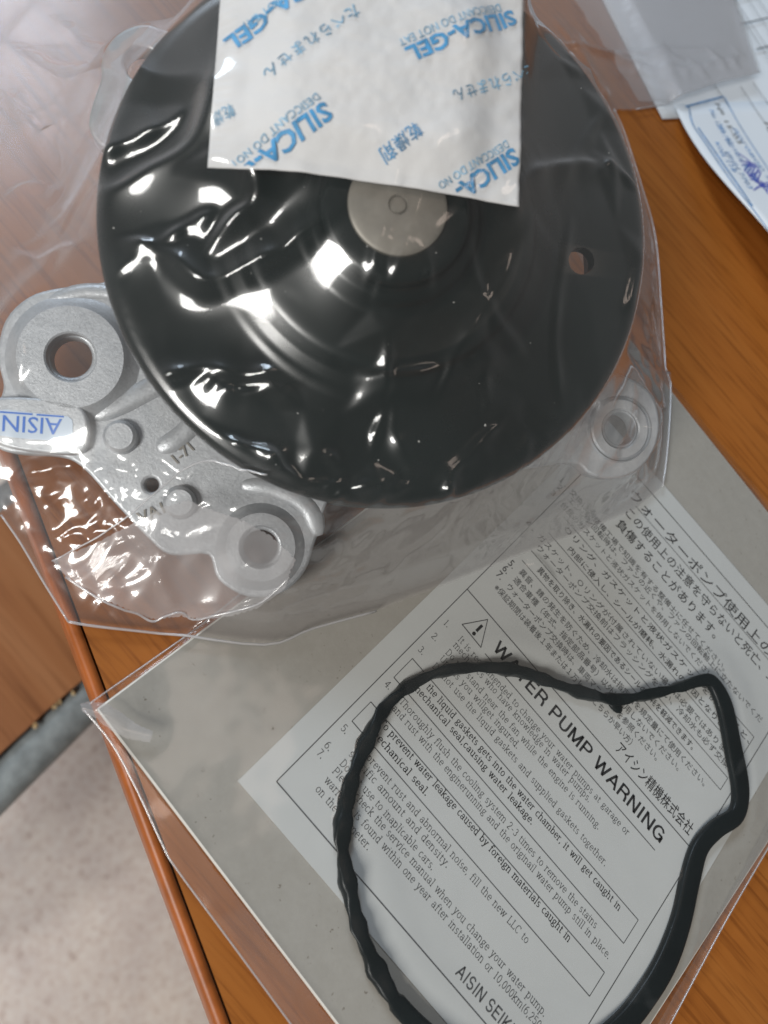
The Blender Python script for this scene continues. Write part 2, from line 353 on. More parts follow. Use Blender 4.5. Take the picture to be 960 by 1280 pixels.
rr = ramp(nt, noise(nt, v, 55, 5, 0.6), [(0.3, (0.20, 0.20, 0.20)), (0.7, (0.30, 0.30, 0.30))]); nt.links.new(rr.outputs[0], b.inputs['Roughness'])
M['hub'] = simple('machined_steel', (0.25, 0.235, 0.205), 0.5, 0.45, var=0.1, scale=300)
M['plate'] = simple('label_film', (0.55, 0.64, 0.74), 0.4)
# cast aluminium
m, nt, b = newmat('cast_aluminium'); v = coords(nt)
f = noise(nt, v, 1100, 4, 0.75); f2 = noise(nt, v, 220, 6, 0.7)
r = ramp(nt, f2, [(0.3, (0.42, 0.44, 0.46)), (0.7, (0.56, 0.58, 0.60))]); nt.links.new(r.outputs[0], b.inputs['Base Color'])
b.inputs['Metallic'].default_value = 0.45; b.inputs['Roughness'].default_value = 0.42
bump(nt, f, b, 0.22, 0.0005); M['alu'] = m
sp = ramp(nt, noise(nt, v, 2600, 2, 0.6), [(0.35, (0.30, 0.30, 0.30)), (0.70, (0.62, 0.62, 0.62))]); nt.links.new(sp.outputs[0], b.inputs['Roughness'])
# grey board
m, nt, b = newmat('grey_board'); v = coords(nt)
f = noise(nt, v, 260, 8, 0.75); f2 = noise(nt, v, 900, 3, 0.6)
r = ramp(nt, f, [(0.3, (0.315, 0.298, 0.264)), (0.7, (0.355, 0.338, 0.302))])
f3 = noise(nt, v, 700, 2, 0.6); r2 = ramp(nt, f3, [(0.25, (0.45, 0.40, 0.35)), (0.30, (1, 1, 1))])
mx = node(nt, 'ShaderNodeMix', data_type='RGBA', blend_type='MULTIPLY'); mx.inputs[0].default_value = 0.8
nt.links.new(r.outputs[0], mx.inputs[6]); nt.links.new(r2.outputs[0], mx.inputs[7]); nt.links.new(mx.outputs[2], b.inputs['Base Color'])
b.inputs['Roughness'].default_value = 0.9; bump(nt, f2, b, 0.1, 0.0003); M['board'] = m
M['board_edge'] = simple('board_cut_edge', (0.80, 0.78, 0.72), 0.9)
# floor
m, nt, b = newmat('speckled_lino'); v = coords(nt)
f = noise(nt, v, 16, 6, 0.65); f2 = noise(nt, v, 130, 5, 0.7); f3 = noise(nt, v, 5, 2)
r = ramp(nt, f2, [(0.30, (0.54, 0.43, 0.38)), (0.42, (0.86, 0.77, 0.71)), (0.62, (0.95, 0.90, 0.85))])
r2 = ramp(nt, f, [(0.3, (0.84, 0.80, 0.80)), (0.7, (1.05, 1.03, 1.0))])
mx = node(nt, 'ShaderNodeMix', data_type='RGBA', blend_type='MULTIPLY'); mx.inputs[0].default_value = 0.9
nt.links.new(r.outputs[0], mx.inputs[6]); nt.links.new(r2.outputs[0], mx.inputs[7]); nt.links.new(mx.outputs[2], b.inputs['Base Color'])
b.inputs['Roughness'].default_value = 0.55; M['floor'] = m
# silica paper
m, nt, b = newmat('tissue_paper'); v = coords(nt)
f = noise(nt, v, 500, 3); f2 = noise(nt, v, 60, 3)
r = ramp(nt, f2, [(0.3, (0.68, 0.69, 0.70)), (0.7, (0.75, 0.75, 0.75))]); nt.links.new(r.outputs[0], b.inputs['Base Color'])
b.inputs['Roughness'].default_value = 0.75; bump(nt, f, b, 0.10, 0.0004); M['tissue'] = m
M['bag'] = film('bag_film', 0.010, 0.075, 0.058, 2.6, bmp=0.02, bscale=45, hazecol=(0.92, 0.90, 0.92), graze=0.36)
M['lip'] = film('bag_lip_film', 0.28, 0.08, 0.09, 2.4, hazecol=(0.96, 0.94, 0.96), graze=0.5)
M['bead'] = film('bag_seam', 0.45, 0.2, 0.15, 2.0)
M['bag_low'] = film('bag_film_under', 0.10, 0.2, 0.04, 3.0, hazecol=(0.86, 0.78, 0.78))
M['flap'] = film('bag_hem_film', 0.30, 0.25, 0.04, 3.0, bmp=0.10, hazecol=(0.80, 0.78, 0.80))
M['pouch'] = film('pouch_film', 0.05, 0.12, 0.03, 4.0, bmp=0.03, bscale=25, haze_noise=(28, 0.50, 0.53, 0.004, 0.028), hazecol=(0.82, 0.82, 0.82))

# ------------------------------------------------------------------ setting: floor, table, bench
def grid_sheet(name, x0, x1, y0, y1, z, mat):
    return mesh(name, [(x0, y0, z), (x1, y0, z), (x1, y1, z), (x0, y1, z)], [(0, 1, 2, 3)], mat)
fl = grid_sheet('floor', -3, 3, -3, 3, -0.74, M['floor']); tag(fl, 'speckled pinkish grey floor below the table', kind='structure')

edge_px = [(-80, 296), (18, 557), (98, 769), (166, 950), (228, 1115), (288.5, 1276), (345, 1426), (410, 1600)]
edge_in = smoothpoly([at(x, y, 0)[:2] for x, y in edge_px], 5, False)
e0 = edge_in[0] + (edge_in[0] - edge_in[4]) * 8
e1 = edge_in[-1] + (edge_in[-1] - edge_in[-5]) * 3
edge_in = [e0] + edge_in + [e1]
table = empty('table', (0.3, 0.35, -0.74)); tag(table, 'brown wood table with a glossy orange rounded edge band', 'table')
def reparent(o, p):
    o.parent = p; o.matrix_parent_inverse = Matrix.Translation(p.location).inverted() if p.rotation_euler.to_matrix() == Matrix.Identity(3) else p.matrix_world.inverted()
    return o
far = [(1.5, e1[1] - 0.3), (1.5, 1.6), (-1.5, 1.6)]
poly = [tuple(p) for p in edge_in] + far
reparent(prism('table_top', poly, -0.022, 0.0, M['wood']), table)
def sweep(name, path, prof, mat, up=(0, 0, 1), smooth=True, closed=False):
    """path list of 3D points; prof list of (side, up) offsets or function(i)->list"""
    P = [np.array(p, float) for p in path]; n = len(P); vs = []; up = np.array(up, float)
    for i, p in enumerate(P):
        a, b = (P[i - 1], P[(i + 1) % n]) if closed else (P[max(i - 1, 0)], P[min(i + 1, n - 1)])
        t = (b - a) / (np.linalg.norm(b - a) + 1e-12); s = np.cross(t, up); s /= np.linalg.norm(s); u2 = np.cross(s, t)
        pr = prof(i) if callable(prof) else prof
        for q in pr: vs.append(p + s * q[0] + u2 * q[1])
    m = len(prof(0) if callable(prof) else prof); fs = []
    for i in range(n if closed else n - 1):
        j = (i + 1) % n
        for k in range(m): fs.append((i * m + k, i * m + (k + 1) % m, j * m + (k + 1) % m, j * m + k))
    if not closed:
        fs.append(tuple(range(m))[::-1]); fs.append(tuple((n - 1) * m + k for k in range(m)))
    bm = bmesh.new(); me = bpy.data.meshes.new('t'); me.from_pydata([tuple(v) for v in vs], [], fs); bm.from_mesh(me); bpy.data.meshes.remove(me)
    return from_bm(name, bm, mat, None, smooth)
# outward side of the edge (travelling down the photo the outside is on the right hand of the path)
bw, th = 0.0038, 0.0225
prof = [(0.0005, 0.0001), (bw * 0.55, 0.0002), (bw * 0.78, -0.0002), (bw * 0.93, -0.0012), (bw, -0.0030), (bw, -th + 0.004), (bw * 0.8, -th + 0.001), (0.0005, -th)]
reparent(sweep('edge_band', [(p[0], p[1], 0) for p in edge_in], prof, M['edge']), table)

# bench: board and tube frame standing lower, beside the table
zb = -0.27
lo0, lo1 = at(0, 942, zb)[:2], at(108, 846, zb)[:2]; d = lo1 - lo0; d /= np.linalg.norm(d); nn = np.array([-d[1], d[0]])
up0 = at(0, 640, zb)[:2]; wdt = (up0 - lo0) @ nn; sgn = 1 if wdt > 0 else -1
bench = empty('bench', (lo0[0], lo0[1], -0.74)); tag(bench, 'worn brown plywood bench seat on a grey steel tube, beside the table', 'bench')
ends = [-0.35, 0.45]
ch = []
for k in range(60):
    t = ends[0] + (ends[1] - ends[0]) * k / 59
    ch.append(lo0 + d * t + nn * (rng.normal() * 0.0006))
top2 = [lo0 + d * ends[1] + nn * wdt, lo0 + d * ends[0] + nn * wdt]
reparent(prism('seat_board', ch + top2, zb - 0.012, zb, M['bench_wood']), bench)
for k in range(9):
    t = rng.uniform(-0.02, 0.12); s = rng.uniform(0.0010, 0.0024); c = lo0 + d * t - nn * sgn * rng.uniform(0.0, 0.002)
    bm = bmesh.new(); bmesh.ops.create_icosphere(bm, subdivisions=1, radius=s)
    for v_ in bm.verts: v_.co = Vector((v_.co.x * rng.uniform(.6, 1.3), v_.co.y * rng.uniform(.6, 1.3), v_.co.z * 0.6)) + Vector((c[0], c[1], zb - rng.uniform(0.001, 0.006)))
    reparent(from_bm('splinter', bm, M['chip']), bench)
zt = zb - 0.016
t0, t1 = at(0, 981, zt), at(104, 879, zt); td = (t1 - t0) / np.linalg.norm(t1 - t0)
def tube(name, p, q, r, mat, n=24):
    return sweep(name, [p, q], [(r * math.cos(2 * math.pi * k / n), r * math.sin(2 * math.pi * k / n)) for k in range(n)], mat)
reparent(tube('frame_tube', t0 - td * 0.35, t0 + td * 0.45, 0.0122, M['tube']), bench)
off = np.array([nn[0], nn[1], 0]) * (wdt + sgn * 0.012)
reparent(tube('frame_tube', t0 + off - td * 0.35, t0 + off + td * 0.45, 0.0125, M['tube']), bench)
for q in (t0 - td * 0.33, t0 + td * 0.43, t0 + off - td * 0.33, t0 + off + td * 0.43):
    reparent(sweep('leg', [(q[0], q[1], q[2]), (q[0], q[1], -0.739)], [(0.010 * math.cos(k * .3927), 0.010 * math.sin(k * .3927)) for k in range(16)], M['tube'], up=(1, 0, 0)), bench)

# ------------------------------------------------------------------ board, leaflet, gasket, pouch
ZC = 0.0022
cA, cB = at(120, 886, ZC)[:2], at(420, 1280, ZC)[:2]
cu_ = (cB - cA) / np.linalg.norm(cB - cA); cv_ = np.array([-cu_[1], cu_[0]])
wu = (at(895, 1155, ZC)[:2] - cA) @ cu_; wv = (at(890, 552, ZC)[:2] - cA) @ cv_
card_poly = [cA, cA + cu_ * wu, cA + cu_ * wu + cv_ * wv, cA + cv_ * wv]
card = prism('backing_board', [p - cA for p in card_poly], 0.0004, ZC, M['board'], None, 0.0005); card.location = (cA[0], cA[1], 0)
tag(card, 'plain grey backing board inside the flat clear pouch', 'board')
card.data.materials.append(M['board_edge'])
for p in card.data.polygons:
    if abs(p.normal.z) < 0.93: p.material_index = 1

ZL = ZC + 0.0003
def uv(px, py, z=ZL): return at(px, py, z)[:2]
BL, ML_, MR_ = uv(345.5, 976.8), uv(583.75, 736.25), uv(859, 1055.4)
u0 = BL[0]; u1 = uv(840.8, 1109.3)[0]; v0 = BL[1]; vm = 0.5 * (ML_[1] + MR_[1]); vt = uv(890, 704)[1]
mg = 0.0068
leaf = empty('instruction_leaflet', (u0 - mg, v0 - mg, ZC)); tag(leaf, 'white leaflet printed with black Japanese and English text in the pouch', 'leaflet')
reparent(prism('sheet', [(u0 - mg, v0 - mg), (u1 + mg, v0 - mg), (u1 + mg, vt + mg), (u0 - mg, vt + mg)], ZC + 0.00005, ZL - 0.00002, M['paper']), leaf)
lp = lambda x, y: (x, y, ZL + 0.00006)
def rule(a, b, w=0.00022, mat='grey_ink'): reparent(stroke('printed_rule', [a, b], w, lp, M[mat], None), leaf)
def sline(body, v, ua, ub, size, mat, w, face=None):
    v_, f_ = serif_glyphs(body, w, face); x0 = v_[:, 0].min(); sx = size if ub is None else (ub - ua) / (v_[:, 0].max() - x0)
    reparent(mesh('text_line', [lp(ua + (a - x0) * sx, v + b * size) for a, b in v_], f_, M[mat], None), leaf)
def line(body, v, ua, ub=None, size=None, mat='grey_ink', bold=0.0, space=1.0):
    o = put_text('text_line', body, (ua, v), (1, 0), size, lp, M[mat], None, None if ub is None else ub - ua, bold, space)
    if o: reparent(o, leaf)
for a, b in (((u0, v0), (u1, v0)), ((u1, v0), (u1, vt)), ((u1, vt), (u0, vt)), ((u0, vt), (u0, v0)), ((u0, vm), (u1, vm))): rule(a, b, 0.00028)
def box(pa, pb, pc):
    a, b, c = uv(*pa), uv(*pb), uv(*pc)
    x0, x1, y0, y1 = a[0], c[0], b[1], a[1]
    for p, q in (((x0, y0), (x1, y0)), ((x1, y0), (x1, y1)), ((x1, y1), (x0, y1)), ((x0, y1), (x0, y0))): rule(p, q)
box((515.3, 823.2), (492.8, 847.6), (799, 1147.8)); box((463.3, 877.4), (440, 901.7), (757, 1213))
# English half
tu = uv(558, 797)[0] ; ti = uv(571, 801)[0]
TS = 0.0027
def base(px, py): return uv(px, py)[1]
def endu(px, py): return uv(px, py)[0]
W0 = uv(611, 815)
sline('WATER PUMP WARNING', base(825, 1056) + 0.0002, W0[0], endu(826, 1052), 0.0057, 'black_ink', 1.15, SANS)
rule((uv(606, 817)[0], uv(606, 817)[1]), (uv(819, 1062)[0], uv(606, 817)[1]), 0.00024)
tri = [uv(577.5, 780.5), uv(609.5, 774.5), uv(601, 809.5)]
for k in range(3): rule(tri[k], tri[(k + 1) % 3], 0.00026)
tc = (tri[0] + tri[1] + tri[2]) / 3
rule((tc[0], tc[1] - 0.0003), (tc[0] + 0.0001, tc[1] + 0.0024), 0.0009, 'black_ink')
reparent(mesh('exclamation_dot', [lp(*p) for p in circ((tc[0], tc[1] - 0.0014), 0.0006, 12)], [tuple(range(12))], M['black_ink']), leaf)
EN = [('1.', 'It is recommended to change your water pumps at garage or', (783.5, 1045), 0),
      ('', 'mechanics who have knowledge in water pumps.', (735, 1003), 0),
      ('2.', 'Do not stand near the fan while the engine is running.', (747, 1037), 0),
      ('', 'Unless you willget ingured.', (645.4, 936), 0),
      ('3.', 'Do not use the liquid gaskets and supplied gaskets together.', (755.4, 1083), 0),
      ('', 'If the liquid gaskets gets into the water chamber, it will get caught in', (773, 1139), 1),
      ('', 'mechanical seal,causing water leakage.', (663.7, 1031), 1),
      ('4.', 'Thoroughly flush the cooling system 2-3 times to remove the stains', (743.3, 1161), 0),
      ('', 'and rust with the enginerunning and the originail water pump still in place.', (759.4, 1199), 0),
      ('', 'To prevent water leakage caused by foreign materials caught in', (710, 1178), 1),
      ('', 'mechanical seal.', (531.5, 995), 1),
      ('5.', 'To prevent rust and abnormal noise, fill the new LLC to', (657.4, 1180), 0),
      ('', 'specific amount and density.', (557.5, 1085), 0),
      ('6.', 'Do not use to inaplicable cars.', (538.8, 1088), 0),
      ('7.', 'Please check the service manual when you change your water pump.', (679, 1271), 0),
      ('', 'warranty is found within one year after installation or 10,000km(6,250mile)', None, 0),
      ('', 'on the odometer.', (458.8, 1063), 0)]
v7, v7c = uv(679, 1271)[1], uv(458.8, 1063)[1]
iu = uv(413, 967)[0]
for num, body, e, bold in EN:
    if e: q = uv(*e); vv, ue = q[1], q[0]
    else: vv = 0.5 * (v7 + v7c); ue = iu + (uv(609.3, 1206.7)[0] - iu) * 75 / 53
    if num: sline(num, vv, iu - 0.0062, None, TS, 'grey_ink', 0.62)
    sline(body, vv, iu, ue, TS, 'grey_ink' if not bold else 'black_ink', 0.62 if not bold else 0.85)
q = uv(569, 1216); sline('AISIN SEIKI CO.,LTD.', q[1] - 0.0002, q[0], q[0] + 0.037, 0.0043, 'grey_ink', 1.05, SANS)
# Japanese half
JS = 0.0036
q = uv(824.8, 628.6); rule((u0 + 0.004, q[1]), (u1 - 0.002, q[1]))
def jline(body, p_first, p_last, n, size, mat='grey_ink', bold=0.0, pre=0, vset=None):
    """p_first/p_last: pixel centres of the first seen and of the n-th following glyph"""
    a, b = uv(*p_first), uv(*p_last); step = (b[0] - a[0]) / n; vv = 0.5 * (a[1] + b[1]) if vset is None else vset
    body = body[:max(1, int((u1 - 0.003 - a[0] + step * (pre + 0.5)) / step))]
    line(body, vv - 0.37 * size, a[0] - step * (pre + 0.5), a[0] - step * (pre + 0.5) + step * len(body), size, mat, bold)
R3 = lambda x, y: (740 + x * .22917, 600 + y * .22917)
R2 = lambda x, y: (540 + x * .25, 600 + y * .25)
R5 = lambda x, y: (740 + x * .22917, 840 + y * .22917)
jline('ウォーターポンプ使用上の注意', R3(310, 175), R3(885, 842), 9, 0.0050, 'black_ink', 0.003, 1)
uq = uv(*R3(270, 180)); rule((uq[0] - 0.003, uq[1]), (u1 - 0.006, uq[1]))
jline('この使用上の注意を守らないと死亡、又は', R3(260, 245), R3(845, 920), 13, 0.0044, 'black_ink', 0.003, 1)
jline('負傷することがあります。', R3(168, 250), R3(610, 775), 10, 0.0044, 'black_ink', 0.003, 0)
jb = [('１．交換は、整備工場で知識を有する整備士に任せてください。', R3(95, 290), R3(675, 985), 19, 8),
      ('２．エンジン回転時は、ファンの近くや、ファンの回転軸上に立たないでください。', R3(60, 300), R3(745, 1120), 22, 7),
      ('３．付属のガスケットと液状ガスケットを併用しないでください。', R3(35, 350), R3(590, 1010), 19, 8)]
for body, a, b_, n, pre in jb: jline(body, a, b_, n, 0.0026, 'grey_ink', 0.0, pre)
jline('Ｏリング、ガスケットと液状ガスケットを併用すると、剥離物があります', R2(760, 345), R2(1460, 1160), 19, 0.0026, 'black_ink', 0.002, 2)
jline('内部に侵入し、シールが磨耗、水漏れの要因となります', R2(735, 395), R2(1280, 1030), 17, 0.0026, 'black_ink', 0.002, 1)
jline('４．ガスケット、Ｏリングが付属されていない場合は必要ではありません。', R2(680, 450), R2(940, 740), 8, 0.0026, 'grey_ink', 0.0, 6)
jline('ウォーターポンプ交換前はフラッシングを行い、冷却水も必ず交換してください。', R2(640, 460), R2(925, 790), 9, 0.0026, 'grey_ink', 0.0, 3)
jline('異物を取り除き、水漏れの要因であるシールの磨耗を軽減できます。', R2(620, 545), R2(945, 920), 13, 0.0026, 'black_ink', 0.002, 3)
va_, vb_ = uv(*R2(680, 728))[1], uv(*R2(495, 735))[1]
jline('異音、錆の発生を防ぐため、冷却水は指定品を規定量にて使用ください。', R2(455, 470), R2(905, 985), 16, 0.0026, 'grey_ink', 0.0, 0, va_ + (vb_ - va_) * 0 / 3)
jline('適合車種（年式、指定部品番号）以外に使用しないでください。', R2(430, 505), R2(830, 960), 14, 0.0026, 'grey_ink', 0.0, 0, va_ + (vb_ - va_) * 1 / 3)
jline('ウォーターポンプ交換時は、車両マニュアルを参照ください。', R2(395, 540), R2(720, 905), 12, 0.0026, 'grey_ink', 0.0, 0, va_ + (vb_ - va_) * 2 / 3)
jline('※保証期間は装着後１年または１万ｋｍ（どちらか早い方）', R2(330, 545), R2(660, 920), 13, 0.0026, 'grey_ink', 0.0, 0, va_ + (vb_ - va_) * 3 / 3)
for n, p in (('5.', (400, 420)), ('6.', (370, 445)), ('7.', (340, 475))):
    q = uv(*R2(*p)); line(n, q[1] - 0.0012, q[0] - 0.001, None, 0.0034, 'grey_ink', 0.004)
jline('アイシン精機株式会社', R5(165, 420), R5(520, 850), 9, 0.0044, 'black_ink', 0.002, 0)
def vline(p, ua, ub): q = uv(*p); rule((ua, q[1]), (ub, q[1]), 0.0002)
jx0 = uv(*R2(450, 400))[0]; jx1 = uv(*R5(695, 650))[0]; jx2 = uv(*R5(870, 375))[0]
for p, xe in ((R2(600, 575), jx1), (R2(640, 520), jx1), (R2(700, 400), jx2), (R2(775, 320), jx2)): vline(p, jx0, xe)
ya, yb = uv(*R2(600, 575))[1], uv(*R2(640, 520))[1]; rule((jx1, ya), (jx1, yb), 0.0002)
ya, yb = uv(*R2(700, 400))[1], uv(*R2(775, 320))[1]; rule((jx2, ya), (jx2, yb), 0.0002)

# gasket
gk = [(890, 853, 26), (905, 882, 34), (916, 935, 36), (925, 985, 34), (920, 1018, 30), (895, 1036, 30), (874, 1060, 32), (862, 1100, 35), (851, 1150, 36), (833, 1200, 37), (808, 1243, 37), (775, 1283, 34),
      (720, 1322, 32), (650, 1340, 30), (580, 1322, 28), (530, 1288, 26), (492, 1248, 27), (465, 1200, 26), (446, 1150, 24), (434, 1100, 23), (428, 1050, 26), (432, 1005, 27), (445, 960, 24),
      (462, 918, 24), (484, 882, 21), (515, 855, 19), (560, 838, 18), (610, 834, 21), (655, 841, 21), (695, 855, 21), (735, 868, 20), (772, 874, 21), (812, 868, 19), (852, 858, 19), (875, 851, 22)]
gz = ZC + 0.0019
P4 = smoothpoly([(*at(x, y, gz)[:2], w) for x, y, w in gk], 7, True)
gpath = [(p[0], p[1], gz) for p in P4]
mmp = 0.000205
def gprof(i):
    w = P4[i][2] * mmp * 0.5; k = i / 7.0
    left = 16 <= k <= 33
    hgt = 0.0013 + (0.0004 * math.sin(k * 4.4) if left else 0)
    w2 = w * (0.76 if left else 0.84) * (1 + (0.16 * math.sin(k * 5.3 + 1) + 0.10 * math.sin(k * 11.7) if left else 0.02 * math.sin(k * 3)))
    tl = 0.0006 * math.sin(k * 3.1) if left else 0
    pr = []
    for a in range(14):
        t = 2 * math.pi * a / 14; c, s = math.cos(t), math.sin(t)
        e = 0.42
        pr.append((w2 * math.copysign(abs(c) ** e, c) + tl * s, hgt * math.copysign(abs(s) ** e, s)))
    return pr
gas = empty('rubber_gasket', (*at(650, 1050, ZC)[:2], ZC)); tag(gas, 'black rubber gasket ring lying over the leaflet inside the pouch', 'gasket')
reparent(sweep('seal_ring', gpath, gprof, M['rubber'], closed=True), gas)
nb = at(769, 884, gz)
nbm = bmesh.new(); bmesh.ops.create_icosphere(nbm, subdivisions=2, radius=0.0019)
for v_ in nbm.verts: v_.co = Vector((v_.co.x * 1.7 + nb[0] - 0.0004, v_.co.y * 1.0 + nb[1] + 0.0007, v_.co.z * 0.5 + gz - 0.0004))
reparent(from_bm('nub', nbm, M['rubber'], None, True), gas)

# ------------------------------------------------------------------ pump frame (tilted)
nd = np.array([0.165, 0.0, -0.986]); nd /= np.linalg.norm(nd)
R = 0.065
Zd = R / 341.0 * F * 0.975
Cc = np.array([(484 - 480) / F * Zd, (286 - 640) / F * Zd, Zd])           # centre of the pulley face, camera space
ax = np.array([1., 0, 0]) - nd * nd[0]; ax /= np.linalg.norm(ax); ay = np.cross(nd, ax)
PX, PY, PN = c2w(ax), c2w(ay), c2w(nd)
PC = CAM + c2w(Cc)
ZF = 0.046                                                                # pulley face above pump origin, along its axis
PO = PC - PN * ZF
pumpM = Matrix(((PX[0], PY[0], PN[0], PO[0]), (PX[1], PY[1], PN[1], PO[1]), (PX[2], PY[2], PN[2], PO[2]), (0, 0, 0, 1)))
def loc(px, py, zl):
    """pixel -> pump-local xy on the plane at local height zl"""
    d = ray(px, py); o = CAM - PO
    t = (zl - o @ PN) / (d @ PN); p = o + d * t
    return np.array([p @ PX, p @ PY])
def l2w(x, y, z): return PO + PX * x + PY * y + PN * z
pump = empty('water_pump'); pump.matrix_world = pumpM
tag(pump, 'cast aluminium car water pump with a large black pulley, tilted inside the bag', 'water pump')

# pulley
k = R / 340.0
prof = [(0.0, 0.0130), (0.0150, 0.0130), (0.0163, 0.0124), (0.0168, 0.0112), (0.0172, 0.0100), (0.0185, 0.0093), (0.0194, 0.0088), (0.0201, 0.0076), (0.0213, 0.0066), (0.0226, 0.0062),
        (0.0310, 0.0060), (0.0330, 0.0057), (0.0342, 0.0048), (0.0350, 0.0034), (0.0362, 0.0026), (0.0378, 0.0022), (0.0390, 0.0013), (0.0402, 0.0004), (0.0420, 0.0),
        (0.0610, 0.0), (0.0632, -0.0003), (0.0645, -0.0012), (0.0650, -0.0026), (0.0650, -0.0040), (0.0640, -0.0056)]
z = -0.0056
for i in range(5):
    prof += [(0.0640, z), (0.0622, z - 0.0014), (0.0622, z - 0.0020), (0.0640, z - 0.0034)]; z -= 0.0036
prof += [(0.0648, z - 0.001), (0.0648, z - 0.003), (0.0605, z - 0.003), (0.0600, -0.004), (0.0420, -0.0030), (0.0330, 0.0025), (0.0200, 0.004), (0.0, 0.008)]
pul = lathe('pulley', [(r, zz + ZF) for r, zz in prof], M['pulley'], None, 128, True, 60)
hx, hy = loc(727, 326, ZF)
cyl = bpy.data.meshes.new('cut'); bm = bmesh.new(); bmesh.ops.create_cone(bm, cap_ends=True, segments=32, radius1=0.0033, radius2=0.0033, depth=0.03)
bmesh.ops.translate(bm, verts=bm.verts, vec=(hx, hy, ZF)); bm.to_mesh(cyl); bm.free()
co = bpy.data.objects.new('cut', cyl); C.objects.link(co)
md = pul.modifiers.new('b', 'BOOLEAN'); md.operation = 'DIFFERENCE'; md.object = co; md.solver = 'EXACT'
me2 = bpy.data.meshes.new_from_object(pul.evaluated_get(bpy.context.evaluated_depsgraph_get()))
pul.modifiers.clear(); pul.data = me2; bpy.data.objects.remove(co)
me2.polygons.foreach_set('use_smooth', [True] * len(me2.polygons))
try: me2.set_sharp_from_angle(angle=math.radians(50))
except Exception: pass
pul.parent = pump
hubc = lathe('shaft_end', [(0.0, 0.0142), (0.0016, 0.0142), (0.0019, 0.0138), (0.0022, 0.0142), (0.0100, 0.0142), (0.0108, 0.0138), (0.0109, 0.0129)], M['hub'], None, 64)
hubc.location = (0, 0, ZF); hubc.parent = pump

# flange casting
ZFl = ZF - 0.0235
ho = lambda pts, zl=ZFl: [tuple(loc(x, y, zl)) for x, y in pts]
outl = smoothpoly([(212, 42), (179, 33), (148, 46), (131, 72), (130, 98), (119, 132), (115, 156), (124, 174), (142, 184), (190, 190), (215, 260), (190, 330), (128, 356), (75, 363), (38, 374), (10, 402), (1, 445), (8, 482), (0, 506), (-12, 520), (-10, 548), (14, 562), (70, 566), (104, 580),
                   (145, 625), (186, 668), (214, 690), (262, 690), (276, 722), (310, 742), (350, 738), (378, 712), (392, 672), (420, 610), (520, 600), (640, 585), (715, 575), (740, 590), (768, 595), (795, 586), (815, 562), (822, 530), (815, 500), (795, 480), (735, 440), (690, 300), (600, 100), (460, 40), (300, 60)], 4, True)
holes = [circ(loc(178, 80, ZFl), 0.0052), circ(loc(776, 536, ZFl), 0.0053), circ(loc(326, 684, ZFl), 0.0052), circ(loc(88, 446, ZFl), 0.0058), circ(loc(189, 606, ZFl), 0.0026)]
fl_ = curve_solid('flange_casting', ho(outl), holes, 0.0022, 0.0008, M['alu'], pump); fl_.location = (0, 0, ZFl - 0.0030)
fl_.data.polygons.foreach_set('use_smooth', [True] * len(fl_.data.polygons))
try: fl_.data.set_sharp_from_angle(angle=math.radians(35))
except Exception: pass
def boss(name, px, py, ri, ro, zb_, zt_, flare, mat=M['alu']):
    pr = [(ri, zb_), (ri, zt_ - 0.0004), (ri + 0.0004, zt_), (ro - 0.0008, zt_), (ro, zt_ - 0.0008), (ro + flare * 0.3, zb_ + 0.0012), (ro + flare, zb_)]
    if ri <= 0: pr = pr[2:]; pr = [(0.0, zt_)] + pr[1:]
    c = loc(px, py, zt_); o = lathe(name, pr, mat, pump, 56); o.location = (c[0], c[1], 0); return o
boss('mounting_boss', 88, 446, 0.0058, 0.0132, ZFl - 0.0002, ZFl + 0.0030, 0.0030)
boss('mounting_boss', 776, 536, 0.0053, 0.0088, ZFl - 0.0002, ZFl + 0.0010, 0.0006)
boss('mounting_boss', 326, 684, 0.0052, 0.0095, ZFl - 0.0002, ZFl + 0.0022, 0.0020)
boss('bolt_head', 149, 545, 0.0, 0.0040, ZFl - 0.0002, ZFl + 0.0030, 0.0004)
boss('bolt_head', 224, 628, 0.0, 0.0040, ZFl - 0.0002, ZFl + 0.0032, 0.0004)
# raised rib arcs on the casting
def rib(pts, w, h):
    P = smoothpoly([(*loc(x, y, ZFl), ZFl) for x, y in pts], 6, False)
    n_ = len(P)
    def pr_(i):
        t = min(1.0, 4.0 * min(i, n_ - 1 - i) / (n_ - 1)); t = math.sin(t * math.pi / 2); hh = h * t; ww = w * (0.45 + 0.55 * t)
        return [(-ww, -0.0006), (-ww * 0.8, hh * 0.55 - 0.0002), (-ww * .35, hh), (ww * .35, hh), (ww * .8, hh * 0.55 - 0.0002), (ww, -0.0006)]
    o = sweep('rib', P, pr_, M['alu']); o.parent = pump
rib([(60, 376), (110, 364), (160, 372), (190, 400)], 0.0022, 0.0007)
rib([(110, 520), (150, 505), (200, 480), (240, 470)], 0.0032, 0.0009)
rib([(196, 562), (222, 548), (244, 526), (266, 500)], 0.0030, 0.0008)
rib([(300, 606), (345, 612), (385, 635), (398, 670)], 0.0028, 0.0008)
